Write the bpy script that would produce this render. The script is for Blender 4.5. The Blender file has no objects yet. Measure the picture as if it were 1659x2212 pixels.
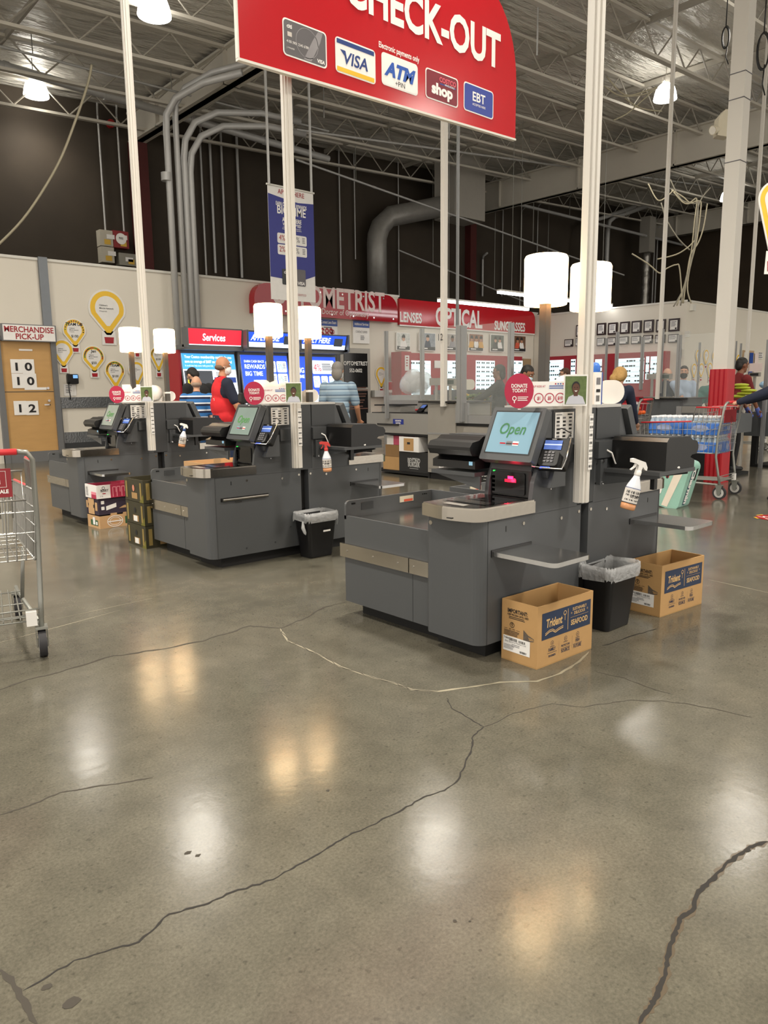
import bpy, bmesh, math, random
from mathutils import Vector as V, Matrix, Euler
random.seed(7)
PI=math.pi
C=bpy.context.scene.collection
SC=.875          # everything is laid out with the camera 1.6 units up; the last lines bring it to metres
CR=[]            # top-level objects
# ---------------------------------------------------------------- camera
FPX=1600.;CXP=829.5;CYP=1106.
pit,rol,yaw=math.radians(9.3),math.radians(-.63),math.radians(48.35)
Fv=V((math.cos(yaw)*math.cos(pit),math.sin(yaw)*math.cos(pit),-math.sin(pit)))
Rv=Fv.cross(V((0,0,1))).normalized();Uv=Rv.cross(Fv)
Rv,Uv=math.cos(rol)*Rv+math.sin(rol)*Uv,-math.sin(rol)*Rv+math.cos(rol)*Uv
O=V((0,0,1.6))
def ray(px,py):return Fv+Rv*((px-CXP)/FPX)-Uv*((py-CYP)/FPX)
def PX(px,py,x):d=ray(px,py);return O+d*(x/d.x)
def PY(px,py,y):d=ray(px,py);return O+d*(y/d.y)
def PZ(px,py,z=0.):d=ray(px,py);return O+d*((z-1.6)/d.z)
def AT(px,py,d):return O+ray(px,py)*d
# ---------------------------------------------------------------- materials
def lin(c):
    if isinstance(c,str):c=tuple(int(c[i:i+2],16)/255 for i in (0,2,4))
    return tuple((x/12.92 if x<=.04045 else ((x+.055)/1.055)**2.4) for x in c)
MC={}
def mat(name,col,rough=.5,metal=0.,emit=0.,noise=.06,scale=9.,bump=0.,alpha=1.,trans=0.,spec=.5,stretch=None,sss=0.):
    if name in MC:return MC[name]
    m=bpy.data.materials.new(name);m.use_nodes=True;nt=m.node_tree;b=nt.nodes['Principled BSDF']
    c=lin(col)
    tc=nt.nodes.new('ShaderNodeTexCoord');nz=nt.nodes.new('ShaderNodeTexNoise');nz.inputs['Scale'].default_value=scale;nz.inputs['Detail'].default_value=4
    if stretch:
        mp=nt.nodes.new('ShaderNodeMapping');mp.inputs['Scale'].default_value=stretch
        nt.links.new(tc.outputs['Object'],mp.inputs['Vector']);nt.links.new(mp.outputs[0],nz.inputs['Vector'])
    else:nt.links.new(tc.outputs['Object'],nz.inputs['Vector'])
    mr=nt.nodes.new('ShaderNodeMapRange');mr.inputs['To Min'].default_value=1-noise;mr.inputs['To Max'].default_value=1+noise
    nt.links.new(nz.outputs[0],mr.inputs['Value'])
    if emit<=0:
        mx=nt.nodes.new('ShaderNodeVectorMath');mx.operation='SCALE';mx.inputs[0].default_value=c
        nt.links.new(mr.outputs[0],mx.inputs['Scale']);nt.links.new(mx.outputs[0],b.inputs['Base Color'])
    else:
        b.inputs['Base Color'].default_value=(*c,1)
        b.inputs['Emission Color'].default_value=(*c,1);b.inputs['Emission Strength'].default_value=emit
    b.inputs['Roughness'].default_value=rough;b.inputs['Metallic'].default_value=metal
    b.inputs['Specular IOR Level'].default_value=spec
    if bump:
        bp=nt.nodes.new('ShaderNodeBump');bp.inputs['Strength'].default_value=bump;bp.inputs['Distance'].default_value=.02
        nt.links.new(nz.outputs[0],bp.inputs['Height']);nt.links.new(bp.outputs[0],b.inputs['Normal'])
    if alpha<1:b.inputs['Alpha'].default_value=alpha
    if trans:b.inputs['Transmission Weight'].default_value=trans
    if sss:b.inputs['Subsurface Weight'].default_value=sss;b.inputs['Subsurface Radius'].default_value=(.02,.008,.004)
    MC[name]=m;return m
white=mat('white_paint','dcdad2',.45)
paper=mat('paper_white','e8e6e2',.6)
wallp=mat('wall_paint_cream','dfd9cc',.6,noise=.03,scale=1.2)
post=mat('painted_post','d3cfc7',.4,noise=.015,scale=3)
alu=mat('brushed_aluminium','aeb0b2',.35,.85,stretch=(4,4,60))
alup=mat('grey_aluminium','9a9b9b',.45,.5)
charc=mat('charcoal_powder_coat','4d4f51',.42,0,noise=.05,scale=220,spec=.45)
charc2=mat('charcoal_tower','444648',.4,0,noise=.05,scale=160)
charcd=mat('charcoal_dark','37393b',.45)
black=mat('black_plastic','141415',.35)
blackm=mat('black_matte','0d0d0d',.7)
gblk=mat('black_glass','060607',.06)
steel=mat('brushed_steel','bdb7ad',.16,1.,noise=.1,scale=30,stretch=(1,30,1),bump=.02)
steeld=mat('steel_shelf','cfcfce',.2,1.,noise=.08,scale=20)
chrome=mat('chrome','d0d0d0',.15,1.)
zinc=mat('zinc_wire','a3a29e',.35,.8)
zinct=mat('zinc_tube','94958f',.4,.6)
redp=mat('red_plastic','c8262b',.35)
redsign=mat('sign_red','bb1c26',.16,noise=.02)
redw=mat('shop_red','a31a28',.4)
redcol=mat('column_red','aa1520',.4)
ink=mat('ink_black','1b1a1c',.6)
inkg=mat('ink_grey','77767a',.6)
navy=mat('navy_print','22304a',.6)
blueS=mat('sign_blue','2c4f9e',.35)
blueD=mat('banner_blue','353a86',.5)
yel=mat('sign_yellow','e8b92c',.45)
wht=mat('sign_white','f0eeea',.35)
grn=mat('green_ink','3c8a4a',.5)
card=mat('cardboard','b48e5c',.75,noise=.07,scale=14)
cardi=mat('cardboard_inside','a98452',.8,noise=.07,scale=14)
tan=mat('cardboard_print','c9a671',.7)
glass=mat('clear_panel','dfe6e4',.04,alpha=.10,spec=.5)
film=mat('clear_film','eceff0',.12,alpha=.42)
filmw=mat('clear_film_shiny','f2f5f6',.08,alpha=.35)
bagm=mat('bag_liner','dfe1e2',.16,alpha=.42,noise=.1,scale=30,bump=.7)
steelb=mat('raceway_galvanised','7d8287',.4,.6)
skinA=mat('skin_tan','b98667',.55,noise=.04,sss=.05)
skinB=mat('skin_light','d0a084',.55,noise=.04,sss=.05)
skinC=mat('skin_brown','7d5038',.55,noise=.04,sss=.05)
maskm=mat('mask_blue','b9cdd6',.7)
maskw=mat('mask_white','e6e6e6',.7)
maskb=mat('mask_black','1a1a1c',.7)
# ---------------------------------------------------------------- mesh builder
class M:
    def __init__(s,fr=None):s.v=[];s.f=[];s.m=[];s.mats=[];s.fr=fr;s.sm=[]
    def mi(s,m):
        if m not in s.mats:s.mats.append(m)
        return s.mats.index(m)
    def add(s,vs,fs,m,smooth=False):
        n=len(s.v);s.v+=[tuple(x) for x in vs];k=s.mi(m)
        for f in fs:s.f.append([n+i for i in f]);s.m.append(k);s.sm.append(smooth)
        return s
    def box(s,x0,x1,y0,y1,z0,z1,m,T=None):
        if x0>x1:x0,x1=x1,x0
        if y0>y1:y0,y1=y1,y0
        if z0>z1:z0,z1=z1,z0
        vs=[V(p) for p in ((x0,y0,z0),(x1,y0,z0),(x1,y1,z0),(x0,y1,z0),(x0,y0,z1),(x1,y0,z1),(x1,y1,z1),(x0,y1,z1))]
        if T is not None:vs=[T@p for p in vs]
        return s.add(vs,[(0,3,2,1),(4,5,6,7),(0,1,5,4),(1,2,6,5),(2,3,7,6),(3,0,4,7)],m)
    def rbox(s,x0,x1,y0,y1,z0,z1,m,r=.01,T=None,seg=3,ax='z'):
        # box with rounded edges round one axis
        if ax=='z':P=rpoly(x0,x1,y0,y1,r,seg);f=lambda a,b,c:(a,b,c);l,h=z0,z1
        elif ax=='y':P=rpoly(x0,x1,z0,z1,r,seg);f=lambda a,b,c:(a,c,b);l,h=y0,y1
        else:P=rpoly(y0,y1,z0,z1,r,seg);f=lambda a,b,c:(c,a,b);l,h=x0,x1
        return s.prism(P,l,h,m,f,T)
    def prism(s,P,l,h,m,f=lambda a,b,c:(a,b,c),T=None,smooth=False):
        n=len(P);vs=[V(f(a,b,l)) for a,b in P]+[V(f(a,b,h)) for a,b in P]
        if T is not None:vs=[T@p for p in vs]
        fs=[tuple(range(n-1,-1,-1)),tuple(range(n,2*n))]+[(i,(i+1)%n,n+(i+1)%n,n+i) for i in range(n)]
        return s.add(vs,fs,m,smooth)
    def cyl(s,p,q,r,m,n=10,r2=None,cap=True):
        p=V(p);q=V(q);r2=r if r2 is None else r2
        d=(q-p).normalized();a=d.orthogonal().normalized();b=d.cross(a)
        vs=[p+(a*math.cos(t)+b*math.sin(t))*r for t in [2*PI*i/n for i in range(n)]]+[q+(a*math.cos(t)+b*math.sin(t))*r2 for t in [2*PI*i/n for i in range(n)]]
        fs=[(i,(i+1)%n,n+(i+1)%n,n+i) for i in range(n)]
        s.add(vs,fs,m,n>6)
        if cap:s.add(vs,[tuple(range(n-1,-1,-1)),tuple(range(n,2*n))],m)
        return s
    def tube(s,pts,r,m,n=6,closed=False):
        pts=[V(p) for p in pts];N=len(pts);rings=[];a=None
        for i,p in enumerate(pts):
            if closed:d=pts[(i+1)%N]-pts[i-1]
            else:d=pts[min(i+1,N-1)]-pts[max(i-1,0)]
            d.normalize()
            if a is None:a=d.orthogonal().normalized()
            else:
                a=a-d*a.dot(d)
                a=a.normalized() if a.length>1e-6 else d.orthogonal().normalized()
            b=d.cross(a);rr=r[i] if isinstance(r,(list,tuple)) else r
            rings+= [p+(a*math.cos(2*PI*k/n)+b*math.sin(2*PI*k/n))*rr for k in range(n)]
        fs=[]
        for i in range(N if closed else N-1):
            for k in range(n):
                j=(i+1)%N;fs.append((i*n+k,i*n+(k+1)%n,j*n+(k+1)%n,j*n+k))
        if not closed:fs+=[tuple(range(n-1,-1,-1)),tuple(range((N-1)*n,N*n))]
        return s.add(rings,fs,m,n>4)
    def lathe(s,prof,m,T=None,n=20,smooth=True,sx=1,sy=1):
        vs=[];N=len(prof)
        for r,z in prof:
            for k in range(n):
                p=V((r*sx*math.cos(2*PI*k/n),r*sy*math.sin(2*PI*k/n),z));vs.append(T@p if T is not None else p)
        fs=[(i*n+k,i*n+(k+1)%n,(i+1)*n+(k+1)%n,(i+1)*n+k) for i in range(N-1) for k in range(n)]
        fs+=[tuple(range(n-1,-1,-1)),tuple(range((N-1)*n,N*n))]
        return s.add(vs,fs,m,smooth)
    def ell(s,c,r,m,R=None,n=16,k=10):
        vs=[];c=V(c)
        for i in range(k+1):
            t=PI*i/k
            for j in range(n):
                p=V((r[0]*math.sin(t)*math.cos(2*PI*j/n),r[1]*math.sin(t)*math.sin(2*PI*j/n),r[2]*math.cos(t)))
                if R is not None:p=R@p
                vs.append(c+p)
        fs=[(i*n+j,(i+1)*n+j,(i+1)*n+(j+1)%n,i*n+(j+1)%n) for i in range(k) for j in range(n)]
        return s.add(vs,fs,m,True)
    # flat graphics on a frame: fr=(origin,right,up); normal = right x up points at the viewer
    def q(s,u,v,l=0):o,r,t=s.fr;return o+r*u+t*v+r.cross(t)*l
    def rect(s,u0,v0,u1,v1,m,l=.002,rad=0):
        P=rpoly(u0,u1,v0,v1,rad,4) if rad else [(u0,v0),(u1,v0),(u1,v1),(u0,v1)]
        return s.poly(P,m,l)
    def poly(s,P,m,l=.002):
        return s.add([s.q(a,b,l) for a,b in P],[tuple(range(len(P)))],m)
    def disc(s,u,v,r,m,l=.002,n=24,ry=None):
        return s.poly([(u+r*math.cos(2*PI*i/n),v+(ry or r)*math.sin(2*PI*i/n)) for i in range(n)],m,l)
    def ring(s,u,v,r,w,m,l=.002,n=28,ry=None):
        ry=ry or r;vs=[];
        for i in range(n):
            a=2*PI*i/n;vs+=[s.q(u+r*math.cos(a),v+ry*math.sin(a),l),s.q(u+(r-w)*math.cos(a),v+(ry-w)*math.sin(a),l)]
        return s.add(vs,[(2*i,2*((i+1)%n),2*((i+1)%n)+1,2*i+1) for i in range(n)],m)
    def line(s,P,w,m,l=.002):
        for (a,b),(c,d) in zip(P,P[1:]):
            L=math.hypot(c-a,d-b) or 1e-6;nx,ny=-(d-b)/L*w/2,(c-a)/L*w/2
            s.poly([(a-nx,b-ny),(c-nx,d-ny),(c+nx,d+ny),(a+nx,b+ny)],m,l)
        return s
    def text(s,t,u,v,h,m,al='c',w=1.,bold=.02,l=.003,shear=0.,maxw=None):
        vs,fs,x0,x1=text_mesh(t,bold,shear)
        k=h/.72;kw=k*w
        if maxw and (x1-x0)*kw>maxw:kw=maxw/(x1-x0)
        off={'c':-(x0+x1)/2,'l':-x0,'r':-x1}[al]
        return s.add([s.q(u+(x+off)*kw,v+y*k,l) for x,y in vs],fs,m)
    def lines_(s,u0,u1,v0,v1,n,m,l=.002,fill=.45,rag=.25):
        # unreadably small print
        dv=(v1-v0)/n
        for i in range(n):s.rect(u0,v1-(i+fill)*dv,u1-random.random()*rag*(u1-u0),v1-i*dv,m,l)
        return s
    def bars(s,u0,v0,u1,v1,m,l=.003,n=16):
        u=u0;
        while u<u1:
            w=(u1-u0)/n*random.choice((.3,.5,.9));s.rect(u,v0,min(u+w,u1),v1,m,l);u+=w+(u1-u0)/n*random.choice((.3,.6))
        return s
    def build(s,name,parent=None,m=None,loc=None):
        me=bpy.data.meshes.new(name);me.from_pydata(s.v,[],s.f)
        for k in s.mats:me.materials.append(k)
        me.polygons.foreach_set('material_index',s.m);me.polygons.foreach_set('use_smooth',s.sm)
        me.update()
        o=bpy.data.objects.new(name,me);C.objects.link(o)
        if loc is not None:o.location=loc
        if parent is not None:o.parent=parent
        else:CR.append(o)
        return o
    # centre a free-standing mesh on its own base point
    def thing(s,name,label,cat,group=None,loc=None):
        if loc is None:
            xs=[p[0] for p in s.v];ys=[p[1] for p in s.v];zs=[p[2] for p in s.v];loc=V(((min(xs)+max(xs))/2,(min(ys)+max(ys))/2,min(zs)))
        s.v=[(a-loc[0],b-loc[1],c-loc[2]) for a,b,c in s.v]
        return tag(s.build(name,None,loc=loc),label,cat,group)
def rpoly(x0,x1,y0,y1,r,seg=3):
    P=[]
    for cx,cy,a in ((x1-r,y0+r,-PI/2),(x1-r,y1-r,0),(x0+r,y1-r,PI/2),(x0+r,y0+r,PI)):
        for i in range(seg+1):
            t=a+PI/2*i/seg;P.append((cx+r*math.cos(t),cy+r*math.sin(t)))
    return P
TM={}
def text_mesh(t,bold=.02,shear=0.):
    k=(t,bold,shear)
    if k in TM:return TM[k]
    cu=bpy.data.curves.new('t','FONT');cu.body=t;cu.offset=bold;cu.shear=shear;cu.resolution_u=3;cu.size=1
    ob=bpy.data.objects.new('t',cu);C.objects.link(ob);bpy.context.view_layer.update()
    dg=bpy.context.evaluated_depsgraph_get();me=bpy.data.meshes.new_from_object(ob.evaluated_get(dg))
    vs=[(v.co.x,v.co.y) for v in me.vertices];fs=[tuple(p.vertices) for p in me.polygons]
    bpy.data.objects.remove(ob);bpy.data.curves.remove(cu);bpy.data.meshes.remove(me)
    xs=[v[0] for v in vs] or [0];TM[k]=(vs,fs,min(xs),max(xs));return TM[k]
def tag(o,label=None,cat=None,group=None,kind=None):
    if label:o['label']=label
    if cat:o['category']=cat
    if group:o['group']=group
    if kind:o['kind']=kind
    return o
def empty(name,loc,label,cat,group=None,rz=0.):
    o=bpy.data.objects.new(name,None);C.objects.link(o);o.location=loc;o.rotation_euler=(0,0,rz);o.empty_display_size=.1
    CR.append(o);return tag(o,label,cat,group)
def struct(b,name):
    o=b.build(name);o['kind']='structure';return o
def copy_tree(o,parent=None):
    c=o.copy();C.objects.link(c)
    if parent is None:CR.append(c)
    else:c.parent=parent
    for ch in list(o.children):copy_tree(ch,c)
    return c
Xv,Yv,Zv=V((1,0,0)),V((0,1,0)),V((0,0,1))
def frY(x,y,z):return (V((x,y,z)),Xv,Zv)        # faces -y
def frX(x,y,z):return (V((x,y,z)),-Yv,Zv)       # faces -x
def recY(l,t,r,b,y):
    return PY(l,(t+b)/2,y).x,PY(r,(t+b)/2,y).x,PY((l+r)/2,b,y).z,PY((l+r)/2,t,y).z
def recX(l,t,r,b,x):
    return PX(l,(t+b)/2,x).y,PX(r,(t+b)/2,x).y,PX((l+r)/2,b,x).z,PX((l+r)/2,t,x).z
# ================================================================ THE HALL
YW,YD,XC=19.,24.,25.2
def zc(x):return 9.95+.045*x
# floor: polished concrete
fm=bpy.data.materials.new('polished_concrete');fm.use_nodes=True;nt=fm.node_tree;b=nt.nodes['Principled BSDF'];L=nt.links.new
tc=nt.nodes.new('ShaderNodeTexCoord')
def noise(sc,det=5,ro=.55,vec=None):
    n=nt.nodes.new('ShaderNodeTexNoise');n.inputs['Scale'].default_value=sc;n.inputs['Detail'].default_value=det;n.inputs['Roughness'].default_value=ro
    L((vec or tc.outputs['Object']),n.inputs['Vector']);return n.outputs[0]
def ramp(src,stops):
    r=nt.nodes.new('ShaderNodeValToRGB');r.color_ramp.elements[0].position=stops[0][0];r.color_ramp.elements[0].color=(*lin(stops[0][1]),1)
    r.color_ramp.elements[1].position=stops[-1][0];r.color_ramp.elements[1].color=(*lin(stops[-1][1]),1)
    for p,c in stops[1:-1]:
        e=r.color_ramp.elements.new(p);e.color=(*lin(c),1)
    L(src,r.inputs[0]);return r.outputs[0]
def mixc(a,bb,f,mode='MIX'):
    m=nt.nodes.new('ShaderNodeMix');m.data_type='RGBA';m.blend_type=mode
    if isinstance(f,float):m.inputs[0].default_value=f
    else:L(f,m.inputs[0])
    L(a,m.inputs[6]);L(bb,m.inputs[7]);return m.outputs[2]
big=ramp(noise(.55,6,.6),[(.3,'676457'),(.5,'716d60'),(.7,'7b7567')])
mid=ramp(noise(5,6,.65),[(.3,'9a9a9a'),(.7,'ffffff')])
fine=ramp(noise(90,3,.7),[(.3,'a6a6a6'),(.7,'ffffff')])
speck=ramp(noise(38,2,.5),[(.28,'6e6e6e'),(.36,'ffffff')])
col=mixc(mixc(mixc(big,mid,.42,'MULTIPLY'),fine,.6,'MULTIPLY'),speck,.35,'MULTIPLY')
L(col,b.inputs['Base Color'])
rr=nt.nodes.new('ShaderNodeMapRange');rr.inputs['From Min'].default_value=.3;rr.inputs['From Max'].default_value=.7;rr.inputs['To Min'].default_value=.13;rr.inputs['To Max'].default_value=.21
L(noise(1.6,5,.6),rr.inputs[0]);L(rr.outputs[0],b.inputs['Roughness'])
b.inputs['Specular IOR Level'].default_value=.62
bp=nt.nodes.new('ShaderNodeBump');bp.inputs['Strength'].default_value=.035;bp.inputs['Distance'].default_value=.01
L(noise(14,4,.6),bp.inputs['Height']);L(bp.outputs[0],b.inputs['Normal'])
floor=struct(M().box(-14,60,-16,YD+.3,-.2,0,fm),'floor')
crk=mat('crack_dark','23201c',.8);crk2=mat('crack_edge','3c372f',.8);fil=mat('crack_filler','918a76',.6)
def crack(pts,w,m,lift,name='crack',jit=.012,sub=6,lab=None):
    P=[PZ(*p) for p in pts];Q=[]
    for a,c in zip(P,P[1:]):
        for i in range(sub):
            t=i/sub;d=(c-a);n=V((-d.y,d.x,0)).normalized();Q.append(a+d*t+n*random.uniform(-1,1)*jit*d.length*(3 if i else 0))
    Q.append(P[-1]);mm=M();N=len(Q);vs=[]
    for i,p in enumerate(Q):
        d=Q[min(i+1,N-1)]-Q[max(i-1,0)];n=V((-d.y,d.x,0)).normalized()
        ww=w*random.uniform(.5,1.3)*(.3 if i in (0,N-1) else 1)
        vs+=[p+n*ww/2+V((0,0,lift)),p-n*ww/2+V((0,0,lift))]
    mm.add(vs,[(2*i,2*i+1,2*i+3,2*i+2) for i in range(N-1)],m)
    o=mm.build(name,floor)
    if lab:o['label']=lab
    return o
big_c=[(1380,2212),(1405,2175),(1420,2150),(1436,2110),(1440,2070),(1460,2015),(1468,1985),(1495,1968),(1510,1925),(1540,1900),(1565,1870),(1600,1845),(1622,1830),(1659,1818)]
crack(big_c,.028,mat('crack_rim','5a5042',.25),.0006,'crack_edge');crack(big_c,.014,crk,.0012,'crack',lab='wide open crack')
crack([(50,2140),(160,2075),(230,2055),(300,2035),(365,1975),(440,1955),(500,1928),(590,1900),(640,1870),(710,1830),(760,1800),(860,1755),(915,1722),(960,1708),(985,1690),(1005,1650),(1018,1620),(1022,1590),(1045,1570)],.0075,crk,.0008)
crack([(1045,1570),(1010,1550),(975,1530),(965,1508)],.006,crk,.0008)
crack([(1045,1570),(1075,1560),(1110,1540),(1195,1520),(1260,1528),(1360,1512),(1440,1515),(1540,1530),(1625,1550)],.006,crk2,.0008)
crack([(1290,1452),(1350,1465),(1400,1485),(1450,1500)],.006,crk2,.0008)
crack([(0,1490),(60,1468),(130,1452),(230,1420),(330,1405),(440,1385),(540,1352),(605,1357),(660,1335),(700,1312),(748,1300)],.016,crk2,.0008)
crack([(605,1357),(622,1385),(680,1410),(735,1440),(800,1462),(850,1475),(890,1490),(945,1494),(1010,1485),(1080,1474),(1160,1472),(1210,1455),(1250,1430),(1272,1408)],.017,fil,.0008,'crack_filler',.004,4,'pale filled crack')
crack([(605,1357),(622,1385),(680,1410),(735,1440),(800,1462),(850,1475),(890,1490),(945,1494)],.006,crk2,.0014)
crack([(0,1760),(60,1742),(130,1712),(200,1700),(260,1692),(330,1680)],.009,crk2,.0008)
crack([(1300,1395),(1360,1375),(1420,1358)],.01,crk,.0008)
crack([(0,2095),(40,2140),(80,2212)],.018,crk2,.0008)
jm=mat('floor_joint','8f8875',.6)
for a,c in (((0,1388),(260,1318)),((1530,1252),(1659,1280)),((86,1345),(330,1292))):
    crack([a,c],.012,jm,.0006,'floor_joint',0,2)
for px,py,r in ((100,2133,.013),(158,2165,.022),(405,1842,.012),(428,1848,.009),(983,1990,.007),(1015,1990,.005),(708,1708,.008)):
    p=PZ(px,py);mm=M();mm.fr=(p,Xv,Yv);mm.poly([(r*random.uniform(.6,1.4)*math.cos(t*PI/5),r*random.uniform(.5,1.1)*math.sin(t*PI/5)) for t in range(10)],crk2,.001);mm.build('stain',floor)
# polished worn patches
pm=mat('floor_grinding_mark','6f6a5c',.12,noise=.1)
# ---- walls
darkw=mat('dark_precast_wall','3b3329',.85,noise=.35,scale=.8)
darkw2=mat('dark_wall_brown','3f3427',.85,noise=.3,scale=.8)
struct(M().box(-14,60,YD,YD+.3,0,13,darkw),'wall_back')
struct(M().box(44,44.3,-16,YD,0,13,darkw2),'wall_right')
mm=M().box(-14,17.65,YW,YW+.3,0,4.72,wallp);mm.box(-14,17.68,YW-.03,YW+.33,4.72,4.78,white);struct(mm,'wall_services')
mm=M().box(17.65,XC+.2,YW+.02,YW+.3,0,4.62,wallp);mm.box(17.68,XC+.2,YW-.02,YW+.33,4.62,4.67,white);struct(mm,'wall_optical')
y2=12.6
mm=M().box(XC,XC+.2,y2,YW,0,4.5,wallp);mm.box(XC-.02,XC+.22,y2-.02,YW,4.5,4.56,white);struct(mm,'wall_certificates')
mm=M().box(XC+.2,44,y2,y2+.2,0,4.5,wallp);mm.box(XC,44,y2-.02,y2+.22,4.5,4.56,white);struct(mm,'wall_office')
# roof deck with foil faced insulation
im=bpy.data.materials.new('foil_insulation');im.use_nodes=True;nt=im.node_tree;b=nt.nodes['Principled BSDF'];L=nt.links.new
tc=nt.nodes.new('ShaderNodeTexCoord')
mp=nt.nodes.new('ShaderNodeMapping');mp.inputs['Scale'].default_value=(.5,2.2,1);L(tc.outputs['Object'],mp.inputs['Vector'])
n1=noise(1.3,5,.6,mp.outputs[0])
L(ramp(n1,[(.3,'d6d2c8'),(.7,'ebe7dd')]),b.inputs['Base Color'])
b.inputs['Metallic'].default_value=.12;b.inputs['Roughness'].default_value=.36
bp=nt.nodes.new('ShaderNodeBump');bp.inputs['Strength'].default_value=.9;bp.inputs['Distance'].default_value=.35
L(n1,bp.inputs['Height']);L(bp.outputs[0],b.inputs['Normal'])
mm=M();xs=[-14,60];P=[(x,zc(x)) for x in xs]
mm.add([V((-14,-16,zc(-14))),V((60,-16,zc(60))),V((60,YD+.3,zc(60))),V((-14,YD+.3,zc(-14))),V((-14,-16,zc(-14)+.2)),V((60,-16,zc(60)+.2)),V((60,YD+.3,zc(60)+.2)),V((-14,YD+.3,zc(-14)+.2))],[(0,1,2,3),(7,6,5,4),(0,4,5,1),(1,5,6,2),(2,6,7,3),(3,7,4,0)],im)
struct(mm,'ceiling')
stl=mat('painted_steel','c9c4b8',.5,noise=.05,scale=2)
stl2=mat('joist_paint','a8a398',.55,noise=.05,scale=2)
# open web joists along x
JY=[YD-1.1-2.45*i for i in range(11)]
def joist(y,x0=-8,x1=50):
    mm=M();T=.07;dz=.85
    def P(x,z):return V((x,y,zc(x)+z))
    for z in (-.1,-dz):
        a,c=P(x0,z),P(x1,z)
        vs=[a+V((0,-T,0)),a+V((0,T,0)),a+V((0,T,-.07)),a+V((0,-T,-.07)),c+V((0,-T,0)),c+V((0,T,0)),c+V((0,T,-.07)),c+V((0,-T,-.07))]
        mm.add(vs,[(0,1,2,3),(7,6,5,4),(0,4,5,1),(1,5,6,2),(2,6,7,3),(3,7,4,0)],stl)
    x=x0;k=0
    while x<x1-.9:
        mm.cyl(P(x,-.14 if k%2 else -dz),P(x+.75,-dz if k%2 else -.14),.022,stl2,5,cap=False);x+=.75;k+=1
    return struct(mm,'ceiling_joist')
for y in JY:joist(y)
# purlins across, thin
for i,x in enumerate([-2,2.5,6.2,14.5,18.5,22.6,31,36]):
    mm=M().box(x-.03,x+.03,-10,YD,zc(x)-.2,zc(x)-.05,stl2);struct(mm,'ceiling_purlin')
# girders along y
for x,zb in ((10.9,9.42),(26.7,9.42),(-5,8.8),(42.4,10.2)):
    z1=zc(x)-.12 if x<20 else zc(x)-.55
    mm=M();w=.22
    mm.box(x-w,x+w,-14,YD,zb,zb+.06,stl);mm.box(x-.1,x+.1,-14,YD,zb,z1,stl);mm.box(x-w,x+w,-14,YD,z1-.06,z1,stl)
    for yy in range(-10,24,4):mm.box(x-w,x+w,yy,yy+.05,zb,z1,stl)
    struct(mm,'ceiling_girder')
pil=mat('pilaster_oxide_red','4d1713',.7,noise=.2)
struct(M().box(10.65,11.15,YD-.35,YD,0,9.42,pil),'column_back')
struct(M().box(26.5,26.9,YD-.35,YD,0,9.4,pil),'column_back_2')
# the white column with a red guard at its foot
cx,cy=12.6,5.62
mm=M();mm.box(cx-.118,cx+.118,cy-.118,cy+.118,0,zc(12)-.1,post)
struct(mm,'column_front')
mm=M();n=8;r=.215;zt=PX(1560,797,cx-.2).z
P=[]
for side in range(4):
    for i in range(n):
        t=-1+2*i/n;d=.142+(.018 if i%2 else 0)
        a=[(t*.15,-d),(d,t*.15),(-t*.15,d),(-d,-t*.15)][side];P.append((cx+a[0],cy+a[1]))
mm.prism(P,0,zt,redcol)
mm.thing('column_guard','red ribbed guard wrapped around the foot of the white column','guard')
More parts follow.
